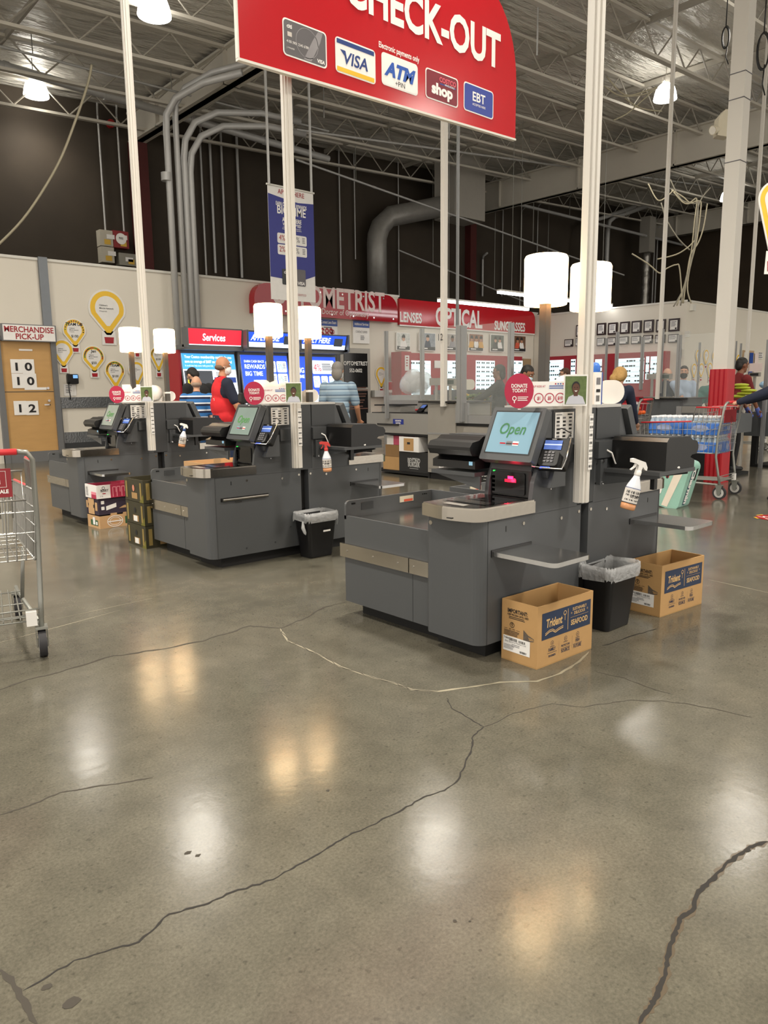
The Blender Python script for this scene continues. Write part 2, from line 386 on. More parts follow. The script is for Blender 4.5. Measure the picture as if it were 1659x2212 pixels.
# ================================================================ SELF CHECK-OUT KIOSKS
KG='grey self check-out kiosks'
scrW=[mat('screen_bright','7c9dae',.15,emit=.16),mat('screen_dim','7f8f89',.2,emit=.1),mat('screen_dim_green','858e86',.2,emit=.1)]
openi=[mat('open_green','1f6e36',.4,emit=.03),mat('open_green_dim','4f8f48',.4,emit=.04)]
redglow=mat('scanner_red','ff1030',.3,emit=14.);redglow2=mat('scanner_red_dim','c01030',.3,emit=1.2)
bled=mat('blue_led','3050ff',.3,emit=4.);gled=mat('green_led','20d040',.3,emit=3.);rled=mat('red_led','d02030',.3,emit=1.)
rdscr=mat('reader_screen','5068a8',.2,emit=.5);rdscr2=mat('reader_screen_light','b8c4e4',.2,emit=.6)
def kiosk(x0,y0,sg,label,shelf,scr,lit,first_name='self_checkout_kiosk'):
    """sg=+1: the customer stands on the -x side; -1: on the +x side. a runs from the front of the bay to its back, v along y from the side panel"""
    t=empty(first_name,(x0,y0,0),label,'self check-out kiosk',KG)
    def B(a0,a1,v0,v1,z0,z1,m,mm=None):
        mm=mm or M();mm.box(sg*a0,sg*a1,v0,v1,z0,z1,m);return mm
    def PR(P,l,h,m,ax='z',mm=None):
        mm=mm or M();f={'z':lambda a,b,c:(sg*a,b,c),'y':lambda a,b,c:(sg*a,c,b)}[ax];return mm.prism(P,l,h,m,f)
    # cabinet: rounded column at the front corner, flat side panel
    P=[(.94,0),(.94,.45),(-.04,.45),(-.065,.42)]+[(-.065+.075*(1-math.cos(q)),.075*(1-math.sin(q))) for q in [PI/2*i/6 for i in range(7)]]
    mm=PR(P,.1,.85,charc)
    B(.0,.003,-.001,.004,.1,.85,charcd,mm)                                     # seam between column and side panel
    B(.004,.94,-.0015,.001,.838,.842,charcd,mm)
    for a,z in ((.33,.795),(.72,.78),(.915,.80)):
        mm.cyl((sg*a,-.004,z),(sg*a,.002,z),.011,steel,12)
    B(.16,.168,-.0015,.01,.765,.8,black,mm)
    mm.cyl((sg*(-.068),.40,.8),(sg*(-.06),.40,.8),.014,steel,12)
    if shelf!='fold':
        for a,z in ((.3,.16),(.62,.17),(.8,.3)):mm.cyl((sg*a,-.004,z),(sg*a,.002,z),.008,charcd,10)
    mm.build('cabinet',t)
    mm=B(.06,.94,.06,.46,0,.1,blackm);B(.1,.86,.46,1.26,0,.1,blackm,mm);mm.build('kick_base',t)
    # bagging bay
    mm=B(0,.018,.42,1.33,.1,.727,charc);B(.86,.88,.42,1.33,.1,.727,charc,mm);B(.018,.86,1.312,1.33,.1,.727,charc,mm);B(.018,.86,.42,1.312,.1,.12,charc,mm)
    B(-.0015,.002,.628,.632,.1,.43,charcd,mm)
    mm.build('bagging_bay',t)
    mm=M();fr=(V((0,0,0)),Xv*sg,Zv)
    # rim: low upstand on the far side and along the back, rounded front corner and hand slot
    Pz=[(0,.70),(.88,.70),(.88,.83)]+[(.035*(1-math.sin(q)),.83-.035*(1-math.cos(q))) for q in [PI/2*i/4 for i in range(5)]]
    mm.prism(Pz,1.31,1.33,charc,lambda a,b,c:(sg*a,c,b))
    B(.862,.88,.42,1.31,.70,.83,charc,mm)
    B(.14,.255,1.306,1.312,.752,.805,charcd,mm);B(.05,.085,1.307,1.312,.80,.812,black,mm)
    for i in range(3):B(.76+.02*i,.77+.02*i,1.307,1.312,.80,.81,black,mm)
    mm.build('bay_rim',t)
    mm=B(.018,.862,.45,1.31,.66,.705,steeld);mm.build('bagging_plate',t)['label']='brushed steel bagging plate'
    mm=B(.52,.66,1.304,1.31,.765,.81,mat('cream_label','c9c2ae',.6));B(.56,.65,1.302,1.305,.768,.785,mat('orange_label','d0563a',.6),mm);mm.build('price_label',t)
    mm=M();mm.box(sg*-.022,sg*0,.42,.641,.43,.527,steel);mm.box(sg*-.022,sg*0,.649,1.36,.43,.527,steel)
    for v in (.46,.60,.75,1.0,1.28):mm.cyl((sg*-.027,v,.48),(sg*-.02,v,.48),.006,chrome,8)
    mm.build('bumper_rail',t)['label']='brushed steel bumper rail'
    # scanner deck with bulging steel nose
    P=[(.43,-.012),(.43,.43),(-.11,.43)]+[(-.115-.03*math.sin(PI*i/8),.40-.34*i/8) for i in range(9)]+[(-.11+.09*(1-math.cos(q)),-.012+.07*(1-math.sin(q))) for q in [PI/2*i/6 for i in range(1,7)]]
    mm=PR(P,.85,.922,steel)
    P2=[(a*.985+.003,.21+(b-.21)*.97) for a,b in P];PR(P2,.922,.93,steel,mm=mm)
    d=mm.build('scanner_deck',t);d['label']='brushed steel scanner deck'
    # engraved tile, glass scale plate
    mm=M();c=(V((0,0,.9305)),Xv*sg,Yv*sg) if sg>0 else (V((0,0,.9305)),-Xv,-Yv);mm.fr=c
    def q2(a0,a1,v0,v1,m,l):mm.poly([(a0,v0*sg),(a1,v0*sg),(a1,v1*sg),(a0,v1*sg)][::1 if sg>0 else -1],m,l)
    q2(.03,.40,.04,.40,gblk,.001);q2(.05,.14,.07,.37,steel,.0016);q2(.19,.2,.04,.40,steel,.0016)
    q2(-.07,-.01,.13,.30,mat('steel_light','dad6cf',.35,.9),.0012)
    mm.build('scanner_glass',d)
    if sg>0:
        mm=M();mm.box(-.148,-.14,.15,.19,.862,.868,black);mm.build('scanner_slot',d)
    # tower
    side=[(.41,.93),(.425,1.03),(.465,1.12),(.47,1.2),(.585,1.475),(.88,1.475),(.89,1.2),(.89,.85),(.41,.85)]
    mm=PR(side,0,.03,charc2,'y');PR(side,.35,.38,charc2,'y',mm)
    core=[(.5,.935),(.5,1.2),(.6,1.47),(.88,1.47),(.885,.86),(.5,.86)];PR(core,.03,.35,charcd,'y',mm)
    PR([(.435,1.1),(.46,1.185),(.55,1.2),(.55,1.1)],.03,.35,charcd,'y',mm)
    B(.70,.889,-.03,.0,1.14,1.25,charc2,mm)
    PR([(.545,1.215),(.585,1.16),(.62,1.06),(.56,1.05),(.5,1.06),(.47,1.16)],-.04,0,charcd,'y',mm)
    for a,z in ((.86,1.1),(.87,.97),(.6,.98)):mm.cyl((sg*a,-.003,z),(sg*a,.001,z),.006,black if a>.7 else chrome,8)
    mm.build('tower',t)
    mm=B(.60,.885,-.006,.0,1.27,1.468,charcd);mm.fr=(V((0,-.006,0)),Xv,Zv)
    u0,u1=(.615,.815) if sg>0 else (-.815,-.615)
    if sg>0:
        mm.rect(u0,1.29,u1,1.455,paper,.003)
        mm.rect(u0+.01,1.438,u0+.07,1.443,inkg,.005);mm.rect(u0+.13,1.437,u0+.18,1.445,ink,.005)
        for i in range(3):
            for j in range(6):mm.rect(u0+.015+i*.065,1.3+.023*j,u0+.045+i*.065,1.311+.023*j,ink if (i+j)%3 else inkg,.005)
        mm.build('code_sheet',t)['label']='sheet of printed product codes in a dark frame'
    else:mm.build('side_frame',t)
    # scanner window with its red lamp
    mm=B(.44,.5,.03,.35,.935,1.098,black);mm.rbox(sg*.432,sg*.442,.075,.34,.945,1.085,gblk,.014,ax='x')
    w=mm.build('scanner_window',t)
    mm=M()
    for i in range(4):mm.box(sg*.432,sg*.44,.312,.336,.955+.028*i,.972+.028*i,charcd)
    mm.box(sg*.43,sg*.44,.318,.328,1.083,1.089,gled);mm.build('button_strip',w)
    if lit:
        mm=M().box(sg*.427,sg*.431,.165,.205,1.042,1.06,redglow);mm.box(sg*.428,sg*.43,.14,.23,1.022,1.04,redglow2);mm.build('scan_light',w)['label']='glowing red scan light'
        l=bpy.data.lights.new('scan_lamp','POINT');l.energy=.35;l.color=(1,.02,.08);l.shadow_soft_size=.012;lo=bpy.data.objects.new('scan_lamp',l);C.objects.link(lo);lo.location=(x0+sg*.40,y0+.185,1.03);CR.append(lo)
    # monitor tilted back
    T=Matrix.Translation((sg*.35,.175,1.165))@Matrix.Rotation(math.radians(25)*sg,4,'Y')
    mm=M();w2,h=.205,.355
    Pm=[(-w2,0),(w2,0),(w2,h),(-w2,h)]
    mm.rbox(-w2,w2,0,h,0,.06,charc2,.012,T@Matrix(((0,0,sg,0),(1,0,0,0),(0,1,0,0),(0,0,0,1))))
    mm.fr=(T@V((0,0,0)),(T.to_3x3()@V((0,-sg,0))),(T.to_3x3()@V((0,0,1))))
    mm.rect(-.178,.042,.178,.332,black,.0015)
    mm.rect(-.012,.341,.012,.346,paper,.002)
    mo=mm.build('monitor',t)
    sm=M(mm.fr);sm.rect(-.168,.05,.168,.322,scrW[scr],.003)
    sm.text('Open',0,.168 if scr else .175,.075,openi[0 if scr==0 else 1],'c',.95,0.012,.005,.18,maxw=.2)
    for i,cc in enumerate((paper,inkg,paper)):
        sm.rect(-.07+.05*i,.10,-.025+.05*i,.128,cc if i!=0 else scrW[0],.004)
        sm.rect(-.07+.05*i,.108,-.025+.05*i,.116,redsign if i!=1 else ink,.005)
    sm.build('screen',mo)['label']='lit screen reading Open'
    # card reader on a bracket
    side_v=-.085 if sg>0 else .50
    T=Matrix.Translation((sg*.45,side_v,1.135))@Matrix.Rotation(math.radians(16)*sg,4,'Z')@Matrix.Rotation(math.radians(33)*sg,4,'Y')
    mm=M();S=Matrix(((0,0,sg,0),(1,0,0,0),(0,1,0,0),(0,0,0,1)))
    mm.rbox(-.1,.1,0,.2,0,.055,black,.015,T@S);mm.rbox(-.06,.06,-.005,.10,-.03,.0,black,.02,T@S)
    cr=mm.build('card_reader',t)
    f2=(T@V((0,0,0)),T.to_3x3()@V((0,-sg,0)),T.to_3x3()@V((0,0,1)))
    mm=M(f2);mm.rect(-.055,.118,.055,.182,rdscr,.004);mm.rect(-.055,.148,.055,.156,rdscr2,.005);mm.rect(-.014,.188,.014,.192,paper,.004);mm.build('reader_screen',cr)
    mm=M(f2)
    for i in range(3):
        for j in range(4):mm.rect(-.03+.022*i,.018+.02*j,-.014+.022*i,.03+.02*j,inkg,.034)
    mm.build('keypad',cr)
    mm=M();g=lambda y,z,x:T@V((x*sg,y,z))
    mm.tube([g(.09*sg,.2,-.01),g(.1*sg,.1,-.03),g(.085*sg,-.02,-.04),g(.0,-.03,-.045),g(-.1*sg,-.03,-.04),g(-.105*sg,.05,-.02),g(-.1*sg,.2,0)],.005,chrome,6);mm.build('wire_guard',cr)
    mm=M(f2);mm.rect(-.04,-.026,.02,-.014,bled,.03);mm.build('reader_light',cr)
    mm=M();mm.tube([g(-.06,.2,.03),g(-.07,.27,.06),g(0,.31,.07),g(.07,.26,.05),g(.09,.2,.03),g(.1,.1,.05)],.004,black,5);mm.build('cable',cr)
    mm=M();mm.prism([(.5,1.0),(.66,1.0),(.66,1.2),(.58,1.2)],min(side_v,0 if sg>0 else .38)+.02,max(side_v,0 if sg>0 else .38),charc2,lambda a,b,c:(sg*a,c,b));mm.build('reader_bracket',t)
    # receipt printer
    v0,v1=(.42,.80) if sg>0 else (-.42,-.03)
    mm=M();a0=.34
    Pp=[(.36,1.09),(.36,1.14),(.42,1.16),(.4,1.175),(.33,1.18),(.31,1.215),(.31,1.235),(.335,1.265),(.40,1.275),(.44,1.3),(.72,1.3),(.745,1.275),(.75,1.09)]
    if sg<0:Pp=[(a-.02,z-.02) for a,z in Pp]
    mm.prism(Pp,v0,v1,black,lambda a,b,c:(sg*a,c,b))
    mm.box(sg*.5,sg*.66,v0+.02,v1-.02,1.3 if sg>0 else 1.28,1.304 if sg>0 else 1.284,charcd)
    if sg>0:mm.box(sg*.357,sg*.36,v1-.36,v1-.33,1.115,1.14,mat('printer_sticker','8fc0e0',.5))
    mm.build('receipt_printer',t)
    mm=M();mm.box(sg*.345,sg*.82,v0-.01,v1,1.045,1.07,charc2)
    if sg>0:
        for a in (.37,.78):mm.prism([(.385,1.045),(.8,1.045),(.385,.96)],a,a+.012,charc2,lambda b,z,a_:(sg*a_,b,z))
    else:
        for a in (.42,.79):mm.prism([(.0,1.045),(-.42,1.045),(-.42,1.03),(0,.955)],a,a+.012,charc2,lambda b,z,a_:(sg*a_,b,z))
        mm.box(sg*.60,sg*.64,-.3,-.27,.93,1.045,black)
    if sg<0:
        mm.box(sg*.78,sg*.86,-.03,0,.96,1.13,charc2)
        for z in (1.12,.975):mm.cyl((sg*.83,-.036,z),(sg*.83,-.028,z),.012,chrome,10)
    mm.build('printer_shelf',t)
    if sg<0:
        mm=M();mm.tube([(sg*.79,-.03,1.19),(sg*.76,-.05,1.17),(sg*.73,-.06,1.1),(sg*.69,-.1,1.076)],.006,paper,6);mm.tube([(sg*.66,-.38,1.09),(sg*.60,-.40,1.085),(sg*.55,-.42,1.08)],.009,paper,6);mm.build('cable',t)
        pass
    # shelf or drawer on the side panel
    if shelf=='fold':
        mm=M();P=[(.04,-.005),(.42,-.005),(.42,-.37)]
        P=[(.40,-.004),(.04,-.004)]+[(.04+.04*(1-math.cos(q)),-.40-.04*math.sin(q)+.0) for q in [PI/2*i/4 for i in range(5)]]+[(.36+.04*math.sin(q),-.44+.04*(1-math.cos(q))) for q in [PI/2*i/4 for i in range(5)]]
        if sg<0:P=[(a-.02,b) for a,b in P]
        mm.prism(P,.636,.662,steeld,lambda a,b,c:(sg*a,b,c));mm.box(sg*.03,sg*.41,-.006,.0,.63,.672,black);mm.build('fold_down_shelf',t)['label']='polished steel fold-down shelf'
    elif shelf=='drawer':
        mm=M();mm.box(.05,.56,-.002,.002,.62,.655,black);mm.rbox(.06,.54,-.035,-.012,.628,.65,steel,.008,ax='x');mm.box(.2,.26,-.01,.0,.603,.615,steel);mm.build('folded_shelf_handle',t)['label']='steel edge of a folded shelf'
    mm=M();mm.rbox(sg*.60,sg*.885,-.004,.385,1.475,1.495,mat('cover_light_grey','b9b8b4',.5),.01);mm.build('top_cover',t)
    return t
names=['nearest','middle','farthest']
kl=['nearest kiosk facing left, bright Open screen, red glow in its scanner','middle kiosk facing left beside two bins, folded steel shelf on its side','farthest kiosk facing left, produce boxes stacked under its shelf']
kr=['nearest kiosk facing right, white spray bottle hung on its printer shelf','middle kiosk facing right, red-topped spray bottle hung on its side','farthest kiosk facing right, behind the stacked dark mango boxes']
for k in range(3):
    kiosk(3.25,2.75+3.18*k,1,kl[k],('fold','drawer','fold')[k],(0,1,2)[k],k==0)
    kiosk(5.22,2.75+3.18*k,-1,kr[k],'fold' if k!=2 else None,1,False)
# dark spine between each back-to-back pair, the post, the two lamps
lampm=mat('lamp_shade_glow','ffdba6',.6,emit=9.)
lampi=mat('lamp_inner','ffd9a0',.6,emit=3.)
barc=mat('barcode_strip','e4e2dc',.6)
for k in range(3):
    y0=2.75+3.18*k;wh=names[k]
    mm=M();mm.box(4.192,4.278,y0+.07,y0+.43,0,.845,blackm)
    for i in range(6):mm.box(4.2,4.275,y0+.06,y0+.07,.3+.03*i,.31+.03*i,black)
    mm.thing('cable_spine','black cable duct between the back-to-back %s pair of kiosks'%wh,'cable duct','cable ducts between kiosks')
    mm=M();mm.box(4.142,4.328,y0+.0,y0+.385,.845,1.475,charcd);mm.box(4.142,4.328,y0-.004,y0+.385,1.476,1.494,MC['cover_light_grey'])
    mm.thing('spine_cover','dark panel closing the gap between the %s pair of kiosk towers'%wh,'panel','spine covers')
    # post: two-piece extrusion with grooves
    px,py=(4.05,2.66) if k==0 else ((4.06,5.80) if k==1 else (4.06,8.98))
    zt=zc(4)-.1;mm=M();h=.036
    mm.box(px-h,px+h,py-h,py+h,.885,zt,post);mm.box(px-h-.012,px+h-.02,py-.018,py+.018,.885,zt,post);mm.box(px-.012,px+.012,py-h-.01,py+h,.885,zt,post)
    p=mm.thing('cable_post','%s white post running up to the roof from the %s kiosks'%(['tallest','tall','thin'][k],wh),'post','white posts above kiosks')
    mm=M();z0=1.02
    mm.box(.022,.030,-h-.004,-h-.001,z0-.885,z0-.885+.34,barc) if 0 else None
    mm.fr=(V((.0,-h-.0105,0)),Xv,Zv);mm.rect(-.010,.21,.034,.56,paper,.002)
    for i in range(7):
        mm.bars(-.004,.225+.049*i,.03,.24+.049*i,ink,.004,8);mm.rect(-.01,.258+.049*i,.034,.2595+.049*i,inkg,.004)
    mm.build('barcode_strip',p)
    # lamps
    for j,(lx,ly) in enumerate(((3.98,2.92),(4.48,2.92))):
        lx+=.04 if (k and j==0) else 0;ly+=3.18*k+(.05 if k else 0)
        e=empty('table_lamp',(lx,ly,1.494),'%s drum lamp on a grey pole above the %s kiosks'%(('left' if j==0 else 'right'),wh),'lamp','drum lamps above the kiosks')
        mm=M();mm.rbox(-.027,.027,-.027,.027,0,.66,mat('lamp_pole','45423e',.45),.004);mm.box(-.028,-.0275,-.02,.02,.1,.12,paper)
        mm.box(-.035,.035,-.029,-.028,.10,.122,paper);mm.build('pole',e)
        R=.132;mm=M();z0,z1=.625,.93
        prof=[(R-.012,z0),(R,z0+.004),(R+.002,z0+.02),(R+.003,z1-.02),(R-.006,z1-.004),(R-.02,z1)]
        n=32;vs=[];N=len(prof)
        for r_,z in prof:
            for q in range(n):vs.append((r_*math.cos(2*PI*q/n),r_*math.sin(2*PI*q/n),z))
        mm.add(vs,[(i*n+q,i*n+(q+1)%n,(i+1)*n+(q+1)%n,(i+1)*n+q) for i in range(N-1) for q in range(n)]+[tuple(range((N-1)*n,N*n))],lampm,True)
        mm.cyl((0,0,z0+.01),(0,0,z0+.012),R-.014,lampi,32);mm.build('lamp_shade',e)['label']='glowing white drum shade'
# ---- things standing on the kiosk tops
dr=mat('donate_red','b32045',.5)
def donation(k,x,y,z=1.495):
    e=empty('donation_sign',(x,y,z),'round red Donate Today sign on top of the %s left-facing kiosk'%names[k],'sign','donate signs on kiosk tops',rz=math.radians(-34))
    mm=M();mm.fr=(V((0,0,0)),Xv,Zv);mm.box(-.06,.33,0,.012,0,.15,wht);mm.poly([(-.06,0),(.33,0),(.33,.155),(-.02,.13)],wht,.002)
    mm.disc(-.02,.095,.092,dr,.006,28,.105)
    mm.text('DONATE',-.02,.115,.022,wht,'c',.8,.03,.009);mm.text('TODAY!',-.02,.087,.022,wht,'c',.8,.03,.009)
    mm.ring(-.05,.05,.014,.005,wht,.009);mm.rect(-.053,.022,-.047,.036,wht,.009);mm.lines_(-.03,.04,.03,.06,3,wht,.009)
    for i,tx in enumerate(('$1','$5','$10')):
        mm.ring(.105+.068*i,.05,.031,.005,dr,.005);mm.text(tx,.105+.068*i,.04,.02,dr,'c',.75,.03,.005)
    mm.text('HELP KIDS AT',.10,.115,.012,dr,'c',.9,.01,.005);mm.lines_(.17,.29,.1,.125,2,blueS,.005)
    for i in range(5):mm.disc(.21+.016*i,.135,.005,(dr,blueS,blueS,redsign,blueS)[i],.005,8)
    mm.build('sign_board',e)
    p=empty('photo_card',(0,0,0),None,None) if 0 else None
    mm=M();o=e.matrix_basis
    mm.box(0,.15,0,.008,0,.19,wht);mm.fr=(V((0,0,0)),Xv,Zv)
    mm.rect(.008,.01,.142,.18,mat('photo_foliage','5d6f3f',.6,noise=.5,scale=40),.002)
    skn=mat('photo_skin','5a3a2a',.6);mm.disc(.075,.115,.026,ink,.0035,20,.034);mm.disc(.075,.105,.023,skn,.0045,20,.032);mm.rect(.062,.06,.088,.09,skn,.004)
    mm.poly([(.012,.011),(.138,.011),(.12,.055),(.09,.068),(.06,.068),(.03,.055)],mat('photo_shirt','c4c6cf',.6),.003)
    mm.poly([(.064,.093),(.086,.093),(.075,.085)],wht,.0055)
    for a in (.066,.084):mm.disc(a,.112,.003,ink,.0055,8)
    q=V((x,y,z))+Matrix.Rotation(math.radians(-34),3,'Z')@V((.26,-.012,0))
    c=tag(mm.build('photo_card',None,loc=q),'card with a photo of a smiling child beside the donate sign on the %s kiosk'%names[k],'photo card','photo cards on kiosk tops');c.rotation_euler=(0,0,math.radians(-36))
d0=AT(1112,880,4.25)
for k in range(3):
    p=AT((1127,555,258)[k],880,(4.52,6.75,9.1)[k]);donation(k,p.x,p.y)
# paper bags, rolls, bottles on the tops
pinkw=mat('paper_pinkish','e3d3cf',.7)
mm=M();p=PY(1217,872,2.86);mm.box(4.12,4.27,2.80,2.84,1.495,1.66,pinkw);mm.thing('paper_bag_stack','pale pinkish paper sheets standing on the nearest kiosk top','paper')
e=empty('sanitizer_carton',(4.36,2.80,1.495),'white and blue wipes carton with a blue cap beside the nearest post','carton')
mm=M();mm.fr=(V((0,-.045,0)),Xv,Zv);mm.rbox(-.045,.045,-.045,.045,0,.21,wht,.008);mm.rect(.03,0,.043,.21,blueS,.001);mm.bars(-.03,.02,.01,.06,ink,.002);mm.rect(-.03,.08,.015,.1,ink,.002);mm.rect(-.03,.13,.015,.175,inkg,.002);mm.build('carton_body',e)
mm=M();mm.lathe([(.042,.21),(.044,.215),(.044,.25),(.03,.27),(.012,.275)],mat('cap_blue','2f6fd0',.4));mm.build('cap',e)
def roll(x,y,z,r,lab,rz=0,side=True,length=.22):
    mm=M();T=Matrix.Translation((0,0,r))@Matrix.Rotation(rz,4,'Z')@Matrix.Rotation(PI/2,4,'Y')
    n=28;vs=[];prof=[(r,-length/2),(r,length/2),(.035,length/2),(.035,-length/2)]
    for a,zz in prof:
        for q in range(n):vs.append(T@V((a*math.cos(2*PI*q/n),a*math.sin(2*PI*q/n),zz)))
    mm.add(vs,[(i*n+q,i*n+(q+1)%n,((i+1)%4)*n+(q+1)%n,((i+1)%4)*n+q) for i in range(4) for q in range(n)],paper,True)
    return tag(mm.build('paper_towel_roll',None,loc=(x,y,z)),lab,'paper towel roll','paper rolls on kiosk tops')
roll(4.37,2.98,1.495,.10,'white paper roll partly hidden behind the nearest post',.9)
roll(4.0,6.2,1.495,.11,'white paper towel roll tilted beside the photo card on the middle kiosk',-.5)
roll(4.25,6.22,1.495,.10,'white paper roll just right of the middle post',.8)
roll(4.02,9.4,1.495,.11,'white paper roll left of the farthest post',-.4)
roll(4.3,9.42,1.495,.105,'white paper roll right of the farthest post',.7)
for k,lab in ((1,'white folded paper heart on the middle right-facing kiosk top'),(2,'white folded paper heart on the farthest right-facing kiosk top')):
    mm=M();mm.box(-.16,.0,0,.006,0,.11,paper);mm.rbox(-.02,.15,0,.006,.0,.13,paper,.06,ax='y',seg=6);mm.box(-.02,.08,0,.006,0,.06,paper)
    mm.thing('paper_sign_back',lab,'sign','plain backs of signs on kiosk tops',loc=V((0,0,0)));CR[-1].location=(4.46,2.99+3.18*k+.05,1.495);CR[-1].rotation_euler=(0,0,math.radians(-30))
mm=M();mm.rbox(0,.2,0,.006,.0,.16,paper,.078,ax='y',seg=7);mm.thing('round_sign_back','plain white round back of a sign on the nearest right-facing kiosk','sign',loc=V((0,0,0)));CR[-1].location=(4.5,2.86,1.495);CR[-1].rotation_euler=(0,0,math.radians(-35))
mm=M();mm.rbox(-.05,.05,-.03,.03,0,.1,black,.02,ax='y');mm.thing('tissue_pack','small black pack behind the donate sign on the middle kiosk','pack',loc=V((0,0,0)));CR[-1].location=(3.80,6.28,1.495)
# ================================================================ SIGNS AND THE WALLS' CONTENTS
ys=5.63
# big red self check-out sign, hung between posts
e=empty('checkout_sign',(5.2,ys,4.3),'big red hanging SELF CHECK-OUT sign with payment card logos','sign')
mm=M();mm.fr=(V((-5.2,-.02,-4.3)),Xv,Zv)
zl,zr=4.27,4.37
top=[(7.02,zr),(7.02,4.95)]+[(7.02-.62*(1-math.cos(q)),4.95+.85*math.sin(q)) for q in [PI/2*i/10 for i in range(1,11)]]+[(4.1,5.8)]+[(4.1-.62*math.sin(q),4.95+.85*math.cos(q)) for q in [PI/2*i/10 for i in range(1,11)]]+[(3.48,zl)]
P=[(a-5.2,b-4.3) for a,b in top]
mm.prism(P,-.018,.018,redsign,lambda a,b,c:(a,c,b));
mm.prism([(3.47-5.2,zl-4.3-.02),(7.03-5.2,zr-4.3-.02),(7.03-5.2,zr-4.3),(3.47-5.2,zl-4.3)],-.022,.022,white,lambda a,b,c:(a,c,b))
mm.box(3.468-5.2,3.482-5.2,-.02,.02,zl-4.3,.65,white)
mm.build('sign_board',e)
mm=M((V((-5.2,-.02,-4.3)),Xv,Zv))
t='SELF CHECK-OUT'
mm.text(t,6.74,5.02,.34,wht,'r',.79,.03,.003)
mm.text('Electronic payments only',5.25,4.76,.052,wht,'c',.72,.02,.003)
def cardr(u0,v0,u1,v1,m,edge=wht):
    mm.rect(u0-.012,v0-.012,u1+.012,v1+.012,edge,.002,.035);mm.rect(u0,v0,u1,v1,m,.003,.028)
cg=mat('card_grey','5f5c5f',.35,noise=.25,scale=4);cg2=mat('card_grey_light','8a878a',.35,noise=.2,scale=6)
cardr(3.92,4.42,4.36,4.69,cg)
mm.poly([(4.12,4.425),(4.2,4.425),(4.30,4.60),(4.33,4.685),(4.28,4.685),(4.22,4.6)],cg2,.0035);mm.ring(4.16,4.56,.12,.005,cg2,.0035)
mm.text('citi',3.95,4.63,.032,wht,'l',1.,.03,.005);mm.rect(3.955,4.565,4.0,4.6,mat('chip','c9c2ba',.3),.005)
mm.text('4100 3901 2345 6789',3.945,4.515,.022,wht,'l',.85,.0,.005);mm.text('J. WALKER',3.945,4.47,.012,wht,'l',1,.0,.005);mm.text('VISA',4.345,4.437,.03,wht,'r',1,.03,.005,.2)
cardr(4.48,4.43,4.93,4.70,wht)
vb=mat('visa_blue','27407e',.35)
mm.rect(4.485,4.66,4.925,4.698,vb,.004);mm.rect(4.485,4.432,4.925,4.47,yel,.004)
mm.text('VISA',4.705,4.51,.105,vb,'c',1.02,.02,.005,.18);mm.poly([(4.52,4.615),(4.58,4.615),(4.585,4.56)],vb,.0055)
cardr(5.03,4.46,5.48,4.72,wht)
mm.text('ATM',5.255,4.545,.12,mat('atm_blue','2a58b0',.35),'c',1.05,.05,.005,.3);mm.text('+PIN',5.255,4.475,.045,ink,'c',1,.0,.005)
cardr(5.61,4.48,6.06,4.735,mat('shop_card_red','7c2230',.35,noise=.2))
mm.text('shop',5.835,4.535,.10,wht,'c',1.12,.05,.006);mm.rect(5.80,4.635,6.03,4.645,blueS,.0055);mm.text('COSTCO',5.915,4.66,.045,mat('costco_red','e06070',.35),'c',.95,.03,.006);mm.text('WHOLESALE',5.94,4.635,.018,wht,'c',1,.01,.007)
cardr(6.17,4.49,6.62,4.745,mat('ebt_blue','34459a',.35))
mm.text('EBT',6.395,4.60,.09,wht,'c',1.,.02,.005);mm.text('ACCEPTED HERE',6.395,4.555,.022,wht,'c',.9,.01,.005)
mm.build('sign_print',e)
for x in (4.3,6.5):
    mm=M().cyl((x-5.2,.05,1.3),(x-5.2,.05,zc(x)-5.2),.01,zinct,6);mm.build('hanging_rod',e)
# merchandise pick-up door and sign, on the services wall
y=YW
doorw=mat('birch_door','c49a60',.5,noise=.12,scale=2,stretch=(1,1,4));fr_=mat('door_frame_grey','6e6f70',.45)
x0,x1,_,z1=recY(8,742,106,742,y);z1=2.82
e=M();e.box(x0-.1,x1,y-.05,y,.25,z1+.03,doorw);e.box(x0-.1,x1,y-.055,y,1.66,1.675,charcd)
for z in (1.75,1.45):e.cyl((x1-.14,y-.11,z),(x1-.14,y-.05,z),.03,chrome,12)
e.box(x1-.26,x1-.12,y-.12,y-.1,1.34,1.37,chrome);e.box(x1-.14,x1-.12,y-.12,y-.05,1.34,1.37,chrome)
d=struct(e,'door_1')
mm=M();mm.box(x0-.22,x0-.1,y-.1,y,0,z1+.1,fr_);mm.box(x1,x1+.12,y-.12,y,0,z1+.1,fr_);mm.box(x0-.22,x1+.12,y-.1,y,z1+.03,z1+.12,fr_);mm.box(x0-.22,x1+.12,y-.08,y,0,.25,fr_)
struct(mm,'trim_1')
mm=M(frY(0,y-.06,0));
for (l,t_,r,b,s) in ((23,776,48,807,'1'),(48,776,74,807,'0'),(26,807,53,838,'1'),(53,807,79,838,'0'),(30,866,57,897,'1'),(56,866,83,897,'2')):
    a,c,zb,zt=recY(l,t_,r,b,y-.06)
    a2=random.uniform(-.01,.01);mm.rect(a,zb+a2,c,zt,wht,.002+random.random()*.003);mm.text(s,(a+c)/2,zb+(zt-zb)*.22,(zt-zb)*.55,ink,'c',1.3,.03,.008)
mm.rect(x0+.3,2.62,x0+.6,2.66,wht,.002);mm.rect(x0+.35,1.71,x0+.85,1.77,wht,.002)
o=mm.build('door_notice',d)
a,c,zb,zt=recY(2,703,120,737,y-.13)
mm=M(frY(0,y-.18,0));mm.box(a,c,y-.18,y,zb-.01,zt+.02,fr_);mm.rect(a+.03,zb+.01,c-.03,zt,wht,.002)
